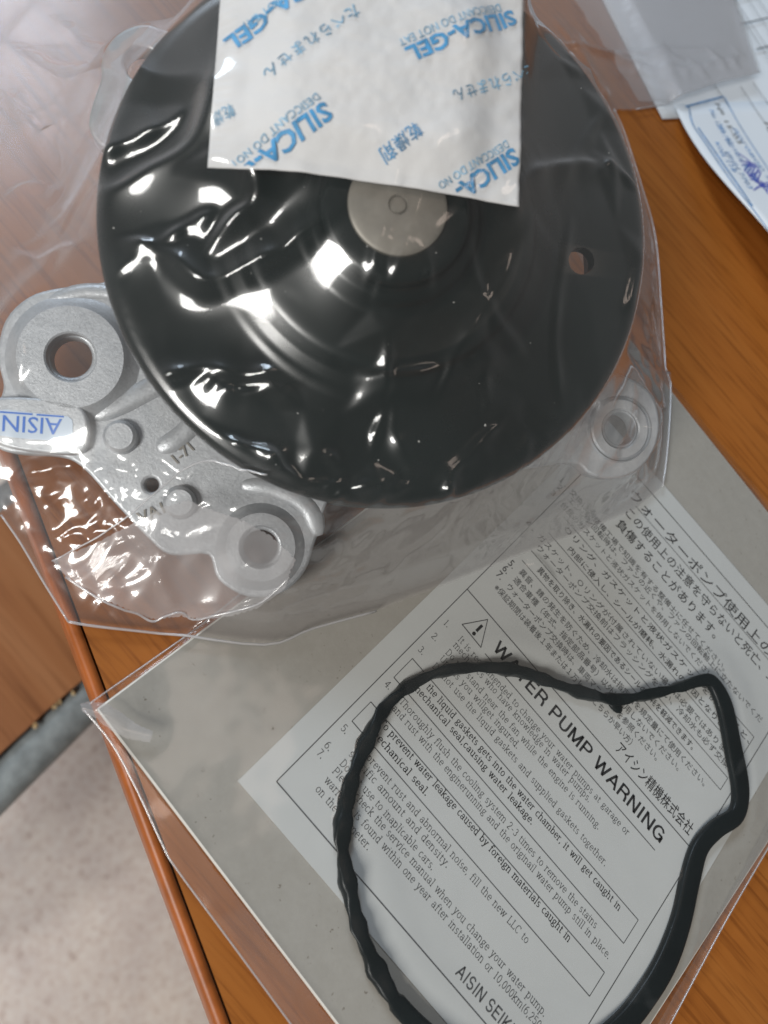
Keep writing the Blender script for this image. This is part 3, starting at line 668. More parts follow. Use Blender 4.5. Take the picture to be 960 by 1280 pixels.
# raised pad with the blue maker's mark
pad = [tuple(loc(x, y, ZFl + 0.003)) for x, y in smoothpoly([(-14, 502), (40, 500), (88, 506), (104, 520), (106, 548), (96, 564), (50, 562), (12, 556), (-8, 545), (-18, 522)], 4, True)]
pd = curve_solid('raised_pad', pad, [], 0.0012, 0.0007, M['alu'], pump); pd.location = (0, 0, ZFl + 0.0011)
ZP = ZFl + 0.0011 + 0.0019
lbp = [tuple(loc(x, y, ZP)) for x, y in smoothpoly([(-8, 513), (50, 517), (86, 521), (91, 535), (85, 550), (40, 549), (4, 545), (-8, 540)], 3, True)]
lb = curve_solid('label', lbp, [], 0.00005, 0.0, M['plate'], pump); lb.location = (0, 0, ZP + 0.0001)
a, b_ = loc(78, 524, ZP), loc(4, 519, ZP); dd = b_ - a
zpl = lambda x, y: (x, y, ZP + 0.00022)
put_text('lettering', 'AISIN', a, dd, 0.0056, zpl, M['logo_ink'], lb, float(np.linalg.norm(dd)), 0.004).location = (0, 0, -ZP - 0.0001)
stroke('lettering_rule', [loc(80, 521, ZP), loc(46, 518.5, ZP)], 0.0004, zpl, M['logo_ink'], lb).location = (0, 0, -ZP - 0.0001)
stroke('lettering_rule', [loc(41, 518, ZP), loc(0, 515, ZP)], 0.0004, zpl, M['logo_ink'], lb).location = (0, 0, -ZP - 0.0001)
# cast marks
pc = loc(176, 655, ZFl); put_text('cast_mark', 'VA1', pc, loc(205, 642, ZFl) - pc, 0.0042, lambda x, y: (x, y, ZFl + 0.0004), M['hub'], pump, None, 0.01)
pc = loc(222, 580, ZFl); put_text('cast_mark', '1-71', pc, loc(258, 550, ZFl) - pc, 0.0038, lambda x, y: (x, y, ZFl + 0.0004), M['hub'], pump, None, 0.01)
# bearing housing and impeller chamber under the pulley
hs = lathe('bearing_housing', [(0.0, 0.0075), (0.020, 0.0075), (0.022, 0.0090), (0.022, ZFl - 0.006), (0.024, ZFl + 0.006), (0.019, ZF - 0.004), (0.0, ZF - 0.004)], M['alu'], pump, 64)

# ------------------------------------------------------------------ silica packet
ZS = ZF + 0.0165
s00, s10, s11, s01 = [loc(x, y, ZS) for x, y in ((257, 192), (651, 256), (658, -95), (281, -105))]
A2 = np.array([s10 - s00, s01 - s00]).T; A2i = np.linalg.inv(A2)
def pk_z(x, y):
    s, t = A2i @ (np.array([x, y]) - s00)
    s = min(max(s, 0), 1); t = min(max(t, 0), 1)
    ms, mt = min(s, 1 - s), min(t, 1 - t)
    e = float(smst(0.10, 0.24, np.array(ms * 1.0)) ** 0.7 * smst(0.05, 0.22, np.array(mt)) ** 0.7)
    zz = ZS - 0.0004 + 0.0026 * e
    zz -= 0.0055 * max(0, 0.5 - s) ** 2 * 4 * (1 - 0.3 * t)
    zz -= 0.0006 * max(0, s - 0.75) ** 2 * 16
    zz += 0.0006 * float(pnoise(s * 5, t * 5, 3)) + 0.00022 * float(pnoise(s * 17, t * 17, 4)) + 0.00016 * e * float(pnoise(s * 46, t * 46, 5)) + (0.00010 * math.sin(t * 420) if ms < 0.055 else 0)
    return zz
nx, ny = 90, 96
vs = []; top = []
for j in range(ny + 1):
    for i in range(nx + 1):
        s, t = i / nx, j / ny
        p = (s00 * (1 - s) + s10 * s) * (1 - t) + (s01 * (1 - s) + s11 * s) * t
        vs.append((p[0], p[1], pk_z(*p)))
n1 = len(vs)
fs = [(j * (nx + 1) + i, j * (nx + 1) + i + 1, (j + 1) * (nx + 1) + i + 1, (j + 1) * (nx + 1) + i) for j in range(ny) for i in range(nx)]
vs += [(x, y, min(z - 0.0003, ZS - 0.0015 - 0.0055 * 0)) if False else (x, y, z - 0.0004) for x, y, z in vs]
fs += [tuple(q + n1 for q in f[::-1]) for f in fs]
w1 = nx + 1
ring = [i for i in range(nx)] + [j * w1 + nx for j in range(ny)] + [ny * w1 + i for i in range(nx, 0, -1)] + [j * w1 for j in range(ny, 0, -1)]
fs += [(ring[i], ring[i - 1], ring[i - 1] + n1, ring[i] + n1) for i in range(len(ring))]
pk = empty('silica_gel_packet'); pk.matrix_world = pumpM
tag(pk, 'white paper desiccant packet with blue SILICA-GEL print on the pulley', 'packet')
mesh('paper_pouch', vs, fs, M['tissue'], pk, True)
pkp = lambda x, y: (x, y, pk_z(x, y) + 0.00042)
def pktext(body, a, b, hpx, mat, bold=0.0, sp=1.0, fit=True):
    p, q = loc(*a, ZS), loc(*b, ZS); d = q - p
    v_, f_ = glyphs(body, bold, 2, sp)
    dn = d / np.linalg.norm(d); nr = np.array([-dn[1], dn[0]]); x0 = v_[:, 0].min(); sx = np.linalg.norm(d) / (v_[:, 0].max() - x0); sz = hpx * k / 0.72
    pts = p + ((v_[:, 0] - x0) * sx)[:, None] * dn + (v_[:, 1] * sz)[:, None] * nr
    st = (A2i @ (pts - s00).T).T
    keep = [f for f in f_ if all(0.004 < st[i, 0] < 0.996 and 0.004 < st[i, 1] < 0.996 for i in f)]
    if keep: mesh('printed_text', [pkp(x, y) for x, y in pts], keep, M[mat], pk)
SG, DN, TB, KD = 'SILICA-GEL', 'DESICCANT DO NOT EAT', 'たべられません', '乾燥剤'
pktext(SG, (641, 9), (502, 70), 17, 'blue_ink', 0.03); pktext(DN, (624, 3), (494, 58), 9, 'pale_ink', 0.0)
pktext(TB, (668, 77), (560, 122), 12, 'pale_ink', 0.003, 1.1); pktext(KD, (516, 160), (472, 192), 14, 'blue_ink', 0.0, 1.1)
pktext(SG, (641, 184), (523, 262), 19, 'blue_ink', 0.03); pktext(DN, (632, 175), (520, 246), 9, 'pale_ink')
pktext(SG, (404, 134), (262, 217), 20, 'blue_ink', 0.03); pktext(DN, (394, 122), (262, 205), 9, 'pale_ink')
pktext(TB, (441, 13), (327, 86), 12, 'pale_ink', 0.003, 1.1); pktext(SG, (420, -40), (277, 34), 17, 'blue_ink', 0.03)
pktext(DN, (440, -46), (300, 18), 9, 'pale_ink'); pktext(KD, (288, 118), (245, 134), 12, 'pale_ink', 0.0, 1.1)

# ------------------------------------------------------------------ papers top right
cor = at(842, 131, 0.002)[:2]; edir = at(960, 312, 0.010)[:2] - cor; L0 = np.linalg.norm(edir); edir /= L0
enr = np.array([-edir[1], edir[0]])
if enr @ (at(958, 60)[:2] - cor) < 0: enr = -enr
def dz(x, y):
    a = (np.array([x, y]) - cor) @ edir; b = (np.array([x, y]) - cor) @ enr
    return 0.0022 + 0.013 * float(smst(0.0, L0 * 1.15, np.array(a))) * float(1 - smst(0.0, 0.16, np.array(b)))
def dat(px, py):
    z = 0.004
    for _ in range(8): p = at(px, py, z); z = dz(p[0], p[1])
    return p[:2]
bow = lambda a: -0.0035 * math.sin(math.pi * min(1, max(0, a / L0)))
def doc(name, label, a0, a1, b0, b1, zoff, bowed, group):
    o = empty(name, (cor[0], cor[1], 0)); tag(o, label, 'paper', group)
    vs, fs, n, m2 = [], [], 30, 24
    for i in range(n + 1):
        for j in range(m2 + 1):
            a = a0 + (a1 - a0) * i / n; b = b0 + (b1 - b0) * j / m2
            bb = b + (bow(a) * (1 - j / m2) if bowed else 0)
            p = cor + edir * a + enr * bb
            vs.append((p[0], p[1], (dz(p[0], p[1]) if bowed else 0.0008) + zoff))
    fs = [(i * (m2 + 1) + j, i * (m2 + 1) + j + 1, (i + 1) * (m2 + 1) + j + 1, (i + 1) * (m2 + 1) + j) for i in range(n) for j in range(m2)]
    sh = mesh('sheet', vs, fs, M['doc_paper'], None, True)
    sm = sh.modifiers.new('t', 'SOLIDIFY'); sm.thickness = 0.00015; sm.offset = -1
    reparent(sh, o); return o
d1 = doc('paper_document', 'printed form with a blue stamp and pen scribble, top sheet by the bag', 0.0, 0.21, 0.0, 0.15, 0.0, True, None)
p2 = at(838, 148, 0.001)[:2]; a2, b2 = (p2 - cor) @ edir, (p2 - cor) @ enr
d2 = doc('paper_document', 'white sheet whose bare corner peeks out under the stamped form', a2 - 0.22, a2, -0.0095, 0.14, 0.0, False, None)
dp = lambda x, y: (x, y, dz(x, y) + 0.0003)
def dstroke(pts, w, mat, n=4, name='printed_rule'):
    q = smoothpoly([dat(*p) for p in pts], n, False) if len(pts) > 2 else [dat(*pts[0]) * (1 - t / 8) + dat(*pts[1]) * (t / 8) for t in range(9)]
    reparent(stroke(name, q, w, dp, M[mat], None), d1)
dstroke([(904, 121), (860, 133), (861, 136), (866, 157), (883, 182), (922, 238), (975, 312)], 0.0007, 'stamp_ink', 6, 'stamp_border')
dstroke([(905, 122), (920, 150), (945, 190), (975, 235)], 0.0006, 'stamp_ink', 4, 'stamp_border')
dstroke([(872, 160), (893, 190), (940, 258)], 0.0009, 'stamp_ink', 4, 'stamp_border')
for i, (a, b_) in enumerate([((886, 138), (912, 185)), ((893, 130), (922, 180)), ((897, 155), (940, 225)), ((905, 190), (935, 236)), ((893, 178), (915, 215)), ((915, 160), (965, 232))]):
    p, q = dat(*a), dat(*b_)
    o = put_text('stamp_text', ['No 1284 / 207', '№ 15-03', 'ул. 42, тел. 5570', 'ИНН 7703', 'код 118', 'договор 56'][i], p, q - p, 0.0042, dp, M['stamp_ink' if i != 1 else 'grey_ink'], None, float(np.linalg.norm(q - p)))
    reparent(o, d1)
for kk in range(9):
    q = [(924 + 3 * kk + random.uniform(-4, 4), 196 + 5.4 * kk + random.uniform(-6, 6)), (938 + 3 * kk, 203 + 4 * kk + random.uniform(-6, 6)), (930 + 4 * kk, 214 + 3.5 * kk), (946 + 2 * kk, 222 + 3 * kk)]
    dstroke(q, 0.0007, 'pen_ink', 4, 'pen_scribble')
for a, b_ in (((900, -20), (975, 98)), ((911, -10), (975, 84)), ((925, -15), (975, 60)), ((936, -15), (975, 38)), ((880, 88), (915, 140)), ((925, 108), (975, 178)), ((940, 103), (975, 150))):
    dstroke([a, b_], 0.0004, 'grey_ink')
for a, b_ in (((924, 31), (975, 19)), ((945, 62), (975, 54)), ((915, 0), (975, -14))): dstroke([a, b_], 0.0006, 'grey_ink')
p, q = dat(952, 150), dat(975, 190); reparent(put_text('printed_text', 'Тов.', p, q - p, 0.007, dp, M['grey_ink'], None), d1)

# ------------------------------------------------------------------ pouch film
def in_poly(px, py, poly):
    px, py = np.asarray(px), np.asarray(py); ins = np.zeros(px.shape, bool); n = len(poly)
    for i in range(n):
        x1, y1 = poly[i]; x2, y2 = poly[(i + 1) % n]
        c = ((y1 > py) != (y2 > py)) & (px < (x2 - x1) * (py - y1) / (y2 - y1 + 1e-15) + x1)
        ins ^= c
    return ins
def seg_dist(X, Y, pts, closed=False):
    best = np.full(X.shape, 1e9); cx = np.zeros(X.shape); cy = np.zeros(X.shape); tt = np.zeros(X.shape)
    n = len(pts); m_ = n if closed else n - 1
    for i in range(m_):
        a, b = np.array(pts[i]), np.array(pts[(i + 1) % n]); d = b - a; L = d @ d + 1e-15
        t = np.clip(((X - a[0]) * d[0] + (Y - a[1]) * d[1]) / L, 0, 1)
        qx, qy = a[0] + t * d[0], a[1] + t * d[1]; ds = np.hypot(X - qx, Y - qy); w = ds < best
        best = np.where(w, ds, best); cx = np.where(w, qx, cx); cy = np.where(w, qy, cy); tt = np.where(w, (i + t) / m_, tt)
    return best, cx, cy, tt
def sheet_from_grid(name, X, Y, Zh, poly, mat, parent, step, zfun=None):
    """keeps the grid cells inside poly; vertices just outside are snapped to its outline"""
    ins = in_poly(X, Y, poly); dist, cx, cy, _ = seg_dist(X, Y, poly, True)
    near = ins | (dist < step * 0.75)
    Xs = np.where(~ins & near, cx, X); Ys = np.where(~ins & near, cy, Y)
    if zfun is not None: Zh = zfun(Xs, Ys)
    ny_, nx_ = X.shape
    ok = near[:-1, :-1] & near[1:, :-1] & near[:-1, 1:] & near[1:, 1:] & (ins[:-1, :-1] | ins[1:, :-1] | ins[:-1, 1:] | ins[1:, 1:])
    idx = np.arange(ny_ * nx_).reshape(ny_, nx_)
    q = np.stack([idx[:-1, :-1][ok], idx[:-1, 1:][ok], idx[1:, 1:][ok], idx[1:, :-1][ok]], 1)
    used = np.unique(q); mp = -np.ones(ny_ * nx_, int); mp[used] = np.arange(len(used)); q = mp[q]
    co = np.stack([Xs.ravel()[used], Ys.ravel()[used], Zh.ravel()[used]], 1)
    me = bpy.data.meshes.new(name); me.vertices.add(len(co)); me.vertices.foreach_set('co', co.ravel())
    me.loops.add(q.size); me.loops.foreach_set('vertex_index', q.ravel().astype(np.int32))
    me.polygons.add(len(q)); me.polygons.foreach_set('loop_start', np.arange(0, q.size, 4, dtype=np.int32))
    me.update(calc_edges=True); me.validate()
    me.polygons.foreach_set('use_smooth', [True] * len(me.polygons)); me.materials.append(mat)
    o = bpy.data.objects.new(name, me); C.objects.link(o)
    if parent: reparent(o, parent)
    return o
def relax(h, obs, fix, it):
    for _ in range(it):
        a = h.copy()
        a[1:-1, 1:-1] = 0.25 * (h[:-2, 1:-1] + h[2:, 1:-1] + h[1:-1, :-2] + h[1:-1, 2:])
        a = np.maximum(a, obs); a[fix] = h[fix]; h = a
    return h
pouch = empty('plastic_pouch', (cA[0], cA[1], 0)); tag(pouch, 'flat clear plastic pouch around the grey board, leaflet and gasket', 'pouch')
pp_px = [(104, 884), (128, 868), (250, 782), (470, 600), (700, 415), (838, 470), (960, 625), (1090, 790), (960, 1062), (905, 1150), (835, 1280), (790, 1370), (640, 1680), (365, 1280), (222, 1088), (205, 1060), (170, 985)]
st = 0.0012
pp = [at(x, y, 0.0024)[:2] for x, y in pp_px]
xs = np.arange(min(p[0] for p in pp) - st, max(p[0] for p in pp) + 2 * st, st); ys = np.arange(min(p[1] for p in pp) - st, max(p[1] for p in pp) + 2 * st, st)
X, Y = np.meshgrid(xs, ys)
cin = in_poly(X, Y, card_poly)
gd, _, _, _ = seg_dist(X, Y, [(p[0], p[1]) for p in P4[::2]], True)
obs = np.where(cin, ZL + 0.0004, 0.0003)
obs = np.maximum(obs, np.where(gd < 0.0040, gz + 0.0028, 0))
h = relax(obs.copy(), obs, np.zeros(X.shape, bool), 140)
h += 0.00022 * (pnoise(X * 60, Y * 60, 1) + 0.5 * pnoise(X * 150, Y * 150, 2)) * (gd > 0.004) + 0.00010
h = np.maximum(h, obs)
# curled lip at the left corner
lc = at(112, 884, 0.003)[:2]; dl = np.hypot(X - lc[0], Y - lc[1]); h += 0.006 * np.exp(-(dl / 0.009) ** 2)
cr = [at(*p, 0.004)[:2] for p in ((118, 884), (150, 905), (152, 918), (190, 917))]
ds, _, _, _ = seg_dist(X, Y, cr); h += 0.0022 * np.exp(-ds / 0.0016)
bl = np.array([uv(*R2(470, 385)), uv(*R2(600, 520))]); bcx = (X - bl[0][0]) / (bl[1][0] - bl[0][0]); bcy = np.abs(Y - 0.5 * (bl[0][1] + bl[1][1])) / 0.0022
h += 0.0011 * smst(0, 0.15, bcx) * smst(0, 0.15, 1 - bcx) * (1 - smst(0.6, 1.0, bcy))
sheet_from_grid('top_film', X, Y, h, pp, M['pouch'], pouch, st)
# corner of the pouch, curled up
cpx = [(100, 880), (112, 876), (132, 878), (152, 890), (172, 905), (192, 914), (188, 928), (160, 924), (138, 912), (120, 898), (103, 890)]
cq = [at(x, y, 0.006)[:2] for x, y in cpx]
Xc, Yc = np.meshgrid(np.arange(min(p[0] for p in cq) - .0005, max(p[0] for p in cq) + .001, .0005), np.arange(min(p[1] for p in cq) - .0005, max(p[1] for p in cq) + .001, .0005))
dcc, _, _, tcc = seg_dist(Xc, Yc, [at(x, y, 0.006)[:2] for x, y in ((100, 885), (135, 895), (155, 912), (192, 921))])
sheet_from_grid('corner_fold', Xc, Yc, 0.0042 + 0.0030 * np.exp(-(dcc / 0.0022) ** 2) * (1 - 0.5 * tcc), [tuple(p) for p in cq], M['lip'], pouch, .0005)
st2 = 0.004
xs2 = np.arange(xs[0], xs[-1], st2); ys2 = np.arange(ys[0], ys[-1], st2); X2, Y2 = np.meshgrid(xs2, ys2)
sheet_from_grid('back_film', X2, Y2, np.full(X2.shape, 0.00022), pp, M['pouch'], pouch, st2)

M['pouch_hem'] = film('pouch_hem_film', 0.09, 0.12, 0.07, 3.0, hazecol=(0.86, 0.80, 0.80))
def flat_strip(name, px, z):
    q = [at(x, y, z)[:2] for x, y in px]; step = 0.001
    Xa, Ya = np.meshgrid(np.arange(min(p[0] for p in q) - step, max(p[0] for p in q) + 2 * step, step), np.arange(min(p[1] for p in q) - step, max(p[1] for p in q) + 2 * step, step))
    za = z + 0.0005 * pnoise(Xa * 90, Ya * 90, 12) ** 2 + 0.0010 * np.maximum(0, pnoise(Xa * 40, Ya * 40, 13)) ** 2
    sheet_from_grid(name, Xa, Ya, za, [tuple(p) for p in q], M['pouch_hem'], pouch, step)
flat_strip('side_hem', [(975, 1000), (975, 1035), (908, 1150), (838, 1280), (800, 1350), (782, 1350), (822, 1280), (890, 1160)], 0.0034)
flat_strip('side_hem', [(116, 888), (165, 952), (420, 1282), (440, 1310), (388, 1310), (365, 1282), (290, 1182), (222, 1090), (205, 1062), (172, 990)], 0.0034)
# ------------------------------------------------------------------ bag film
bpy.context.view_layer.update()
dg = bpy.context.evaluated_depsgraph_get()
bv, bf = [], []
for o in [c for c in list(pump.children) + list(pk.children)]:
    if o.name.startswith(('printed', 'cast_mark', 'lettering', 'label')): continue
    mw = pumpM @ o.matrix_local if o.parent else o.matrix_world
    off_ = len(bv); bv += [tuple(mw @ v_.co) for v_ in o.data.vertices]; bf += [tuple(i + off_ for i in p.vertices) for p in o.data.polygons]
print('pump lowest z', min(v_[2] for v_ in bv), 'tilt', math.degrees(math.acos(PN[2])), 'centre', PC)
bvh = BVHTree.FromPolygons(bv, bf)
bag = empty('plastic_bag', (PO[0], PO[1], 0)); tag(bag, 'crinkled clear plastic bag wrapped around the water pump', 'bag')
bz = 0.004
bag_px = [(-260, 330), (-120, 560), (-60, 640), (0, 640), (25, 676), (52, 722), (85, 775), (120, 781), (200, 790), (330, 806), (390, 786), (470, 764), (560, 730), (640, 698), (720, 668), (790, 640), (828, 608), (834, 560), (838, 480), (832, 380), (824, 290), (806, 225), (785, 160), (772, 131),
          (800, 131), (850, 122), (900, 106), (946, 95), (935, 60), (915, 0), (890, -90), (700, -330), (300, -420), (-200, -200), (-360, 60)]
bp = [at(x, y, 0.004)[:2] for x, y in bag_px]
st = 0.00066
xs = np.arange(min(p[0] for p in bp) - st, max(p[0] for p in bp) + 2 * st, st); ys = np.arange(min(p[1] for p in bp) - st, max(p[1] for p in bp) + 2 * st, st)
X, Y = np.meshgrid(xs, ys); print('bag grid', X.shape)
ins = in_poly(X, Y, bp)
base_h = np.where(in_poly(X, Y, pp), 0.0042, 0.0012)
dcor = np.array([cor + edir * a + enr * b for a, b in ((-0.1, 0), (0.2, 0), (0.2, .2), (-0.1, .2))])
base_h = np.maximum(base_h, np.where(in_poly(X, Y, [tuple(p) for p in dcor]), 0.0062, 0))
gdb, _, _, _ = seg_dist(X, Y, [(p[0], p[1]) for p in P4[::3]], True)
obs = base_h.copy()
dn = Vector((0, 0, -1))
it = np.argwhere(ins)
for j, i in it:
    hit = bvh.ray_cast(Vector((X[j, i], Y[j, i], 0.3)), dn)
    if hit[0] is not None: obs[j, i] = max(obs[j, i], hit[0].z + 0.0007)
bd, _, _, _ = seg_dist(X, Y, bp, True)
fix = ~ins
h0 = np.where(ins, obs, base_h)
h = h0.copy()
# coarse start: spread the tent, then relax
for s in (8, 4, 2):
    hc = h[::s, ::s].copy(); oc = obs[::s, ::s]; fc = fix[::s, ::s]
    hc = relax(hc, oc, fc, 160)
    up = np.repeat(np.repeat(hc, s, 0), s, 1)[:h.shape[0], :h.shape[1]]
    h = np.where(ins, np.maximum(obs, up), h)
h = relax(h, obs, fix, 120)
# only part of the way to a taut skin: the bag is loose and sinks between the hard parts
loose = relax(obs.copy(), obs, fix, 260)
tent = 0.6 * h + 0.4 * loose
drape = np.maximum(tent, obs)
for _ in range(5):
    drape[1:-1, 1:-1] = 0.2 * (drape[1:-1, 1:-1] + drape[:-2, 1:-1] + drape[2:, 1:-1] + drape[1:-1, :-2] + drape[1:-1, 2:])
def hit_drape(px, py):
    d = ray(px, py); z = 0.07
    for _ in range(400):
        p = CAM + d * ((z - H) / d[2])
        i = int(round((p[0] - xs[0]) / st)); j = int(round((p[1] - ys[0]) / st))
        if 0 <= i < len(xs) and 0 <= j < len(ys) and drape[j, i] >= z: break
        z -= 0.0002
        if z < 0.001: break
    return p[:2]
lift = np.zeros(X.shape)
KN, KE = [], []          # knots (x, y, height above the drape) and fold lines between them
def dr(x, y):
    return float(drape[min(max(int(round((y - ys[0]) / st)), 0), len(ys) - 1), min(max(int(round((x - xs[0]) / st)), 0), len(xs) - 1)])
kr = random.Random(21)
def crease(pts, amp, w, smooth=True, taper=True):
    q = [np.array(hit_drape(*p)) for p in pts]
    if smooth and len(q) > 2: q = smoothpoly(q, 4, False)
    L = [0.0]
    for i in range(1, len(q)): L.append(L[-1] + float(np.linalg.norm(np.array(q[i]) - np.array(q[i - 1]))))
    n = max(2, int(L[-1] / 0.0042)); prev = None
    for k_ in range(n + 1):
        d_ = L[-1] * k_ / n; i = min(max(1, int(np.searchsorted(L, d_))), len(q) - 1)
        t = (d_ - L[i - 1]) / (L[i] - L[i - 1] + 1e-9); p = np.array(q[i - 1]) * (1 - t) + np.array(q[i]) * t
        tg = np.array(q[i]) - np.array(q[i - 1]); tg = tg / (np.linalg.norm(tg) + 1e-12); nr = np.array([-tg[1], tg[0]])
        tp = min(1.0, 5 * min(k_ / n, 1 - k_ / n) + 0.2) if taper else 1.0
        h_ = amp * tp * kr.uniform(0.75, 1.2); p = p + nr * kr.uniform(-0.12, 0.12) * w
        KN.append((p[0], p[1], h_)); idx = len(KN) - 1
        if prev is not None: KE.append((prev, idx))
        prev = idx
        if k_ % 2 == 0 or w > 0.002:
            for sg in (-1, 1):
                o_ = p + nr * sg * w * kr.uniform(1.1, 2.0); KN.append((o_[0], o_[1], kr.uniform(0.0, 0.18) * amp))
def fold(pts, amp, w, side=1):
    """a long loose fold: steep on one side of its crest, running out gently on the other"""
    global lift
    q = smoothpoly([np.array(hit_drape(*p)) for p in pts], 8, False)
    lo = np.min(q, 0) - 9 * w; hi = np.max(q, 0) + 9 * w
    i0, i1 = np.searchsorted(xs, [lo[0], hi[0]]); j0, j1 = np.searchsorted(ys, [lo[1], hi[1]])
    if i1 - i0 < 2 or j1 - j0 < 2: return
    sl = (slice(j0, j1), slice(i0, i1)); Xs_, Ys_ = X[sl], Y[sl]
    best = np.full(Xs_.shape, 1e9); sd = np.zeros(Xs_.shape); tt = np.zeros(Xs_.shape); n = len(q) - 1
    for i in range(n):
        a, b = np.array(q[i]), np.array(q[i + 1]); d = b - a; L = d @ d + 1e-15
        t = np.clip(((Xs_ - a[0]) * d[0] + (Ys_ - a[1]) * d[1]) / L, 0, 1)
        ds = np.hypot(Xs_ - a[0] - t * d[0], Ys_ - a[1] - t * d[1]); m_ = ds < best
        cr_ = d[0] * (Ys_ - a[1]) - d[1] * (Xs_ - a[0])
        best = np.where(m_, ds, best); sd = np.where(m_, np.sign(cr_), sd); tt = np.where(m_, (i + t) / n, tt)
    c0 = 0.0005; dd_ = np.sqrt(best * best + c0 * c0) - c0
    ww = np.where(sd * side > 0, 0.45 * w, 1.7 * w)
    a_ = amp * np.exp(-dd_ / ww) * np.minimum(1, 4 * np.minimum(tt, 1 - tt) + 0.05) * (1 + 0.18 * np.sin(tt * 23 + amp * 4000))
    lift[sl] = np.maximum(lift[sl], a_)
CR = [([(52, 0), (11, 51), (13, 70), (41, 93), (108, 105), (162, 105), (238, 114), (254, 130), (252, 157), (233, 195), (187, 222), (135, 245), (95, 262)], 5.5, 4.0),
      ([(240, 132), (205, 165), (155, 188), (95, 258), (70, 300)], 3.5, 3.0),
      ([(22, 110), (28, 150), (45, 172), (65, 165), (84, 145)], 3.5, 2.4),
      ([(140, 346), (195, 322), (250, 362), (300, 345), (345, 325), (380, 296), (436, 270)], 4.0, 3.2),
      ([(250, 362), (254, 330), (280, 290), (305, 268), (316, 248), (300, 222), (262, 212), (200, 228), (150, 248)], 4.0, 3.0),
      ([(136, 300), (190, 310), (235, 285), (285, 265)], 2.5, 2.4),
      ([(158, 483), (200, 476), (254, 466), (292, 474), (346, 470), (420, 462)], 2.5, 1.8),
      ([(240, 482), (262, 476), (292, 492), (354, 487)], 2.0, 1.6),
      ([(228, 520), (275, 548), (303, 560), (331, 567), (347, 582), (353, 596), (400, 616)], 2.2, 1.8),
      ([(104, 585), (145, 628), (184, 666), (204, 688)], 3.0, 1.6),
      ([(-10, 608), (30, 601), (75, 592), (120, 590), (180, 598), (260, 612)], 3.0, 2.2),
      ([(32, 656), (50, 640), (66, 628), (84, 622)], 2.5, 1.4), ([(25, 676), (18, 640), (10, 600)], 2.5, 1.6),
      ([(95, 650), (108, 636), (146, 637)], 2.0, 1.3), ([(95, 650), (106, 668), (136, 664), (160, 682)], 2.0, 1.3),
      ([(106, 600), (108, 620), (102, 632)], 1.5, 1.2),
      ([(190, 610), (250, 640), (330, 650), (420, 640)], 2.5, 3.0),
      ([(330, 690), (420, 680), (520, 640), (600, 612)], 3.0, 4.0), ([(480, 720), (560, 655), (650, 600), (720, 560)], 4.0, 3.5),
      ([(560, 722), (640, 670), (735, 600), (790, 480)], 3.5, 3.0), ([(640, 698), (720, 652), (790, 600), (815, 540), (810, 470)], 3.0, 2.5),
      ([(330, 806), (388, 786)], 2.0, 1.4), ([(85, 775), (200, 789), (330, 806)], 1.4, 1.6), ([(290, 770), (330, 750), (350, 735), (410, 730)], 2.0, 1.8),
      ([(690, 290), (692, 400), (700, 520)], 0.9, 0.8), ([(480, 372), (492, 330), (498, 300), (512, 235)], 1.6, 2.4),
      ([(440, 475), (520, 470), (590, 452), (625, 455)], 1.8, 2.0), ([(500, 480), (490, 540), (520, 600)], 1.6, 3.0),
      ([(600, 290), (640, 262), (680, 250), (724, 246)], 2.2, 2.0), ([(700, 262), (720, 250), (724, 243)], 1.6, 1.2), ([(640, 300), (610, 380), (570, 440), (540, 520)], 2.4, 5.0),
      ([(660, 130), (690, 150), (720, 160)], 1.0, 1.0), ([(655, 105), (690, 118)], 1.0, 0.9), ([(690, 20), (740, 95), (780, 165)], 1.5, 2.5),
      ([(820, 300), (812, 360), (832, 400)], 2.0, 1.6), ([(700, 30), (730, 60), (800, 70), (900, 62)], 1.2, 1.4), ([(60, 20), (100, 60), (180, 30)], 2.0, 3.0),
      ([(0, 300), (40, 330), (80, 315), (120, 325)], 2.5, 3.0), ([(5, 250), (40, 235), (80, 245)], 2.0, 2.0), ([(10, 370), (25, 440), (20, 490)], 1.6, 1.4)]
for n_, (pts, a_, w_) in enumerate(CR):
    if n_ < 9 or min(p[1] for p in pts) < 360 or (a_ < 2.5 and 400 < pts[0][0] < 700 and pts[0][1] < 500): fold(pts, a_ * 0.00085, w_ * 0.0009, 1 if n_ % 3 else -1)
    else: crease(pts, a_ * 0.001, w_ * 0.001)
# random small crinkles, denser in the loose lower-left
for _ in range(24):
    cx_, cy_ = random.choice([(random.uniform(20, 420), random.uniform(590, 790)), (random.uniform(20, 420), random.uniform(590, 790)), (random.uniform(400, 820), random.uniform(560, 700))])
    L = random.uniform(10, 45); a = random.uniform(0, math.pi); c_, s_ = math.cos(a) * L, math.sin(a) * L
    crease([(cx_ - c_, cy_ - s_), (cx_ + random.uniform(-6, 6), cy_ + random.uniform(-6, 6)), (cx_ + c_, cy_ + s_)], random.uniform(0.5, 1.7) * 0.001, random.uniform(0.8, 2.2) * 0.001, False)
def long_crease(x0_, x1_, y0_, y1_, ang, spread, n_):
    for _ in range(n_):
        cx_, cy_ = random.uniform(x0_, x1_), random.uniform(y0_, y1_); L = random.uniform(25, 95); a = math.radians(ang + random.uniform(-spread, spread)); c_, s_ = math.cos(a) * L, math.sin(a) * L
        b1 = random.uniform(-8, 8)
        crease([(cx_ - c_, cy_ - s_), (cx_ - s_ * b1 / L, cy_ + c_ * b1 / L), (cx_ + c_, cy_ + s_)], random.uniform(0.7, 1.7) * 0.001, random.uniform(0.9, 1.7) * 0.001, True)
long_crease(330, 800, 610, 720, -28, 22, 34); long_crease(10, 330, 600, 780, 10, 80, 26); long_crease(0, 130, 0, 340, -20, 50, 3)
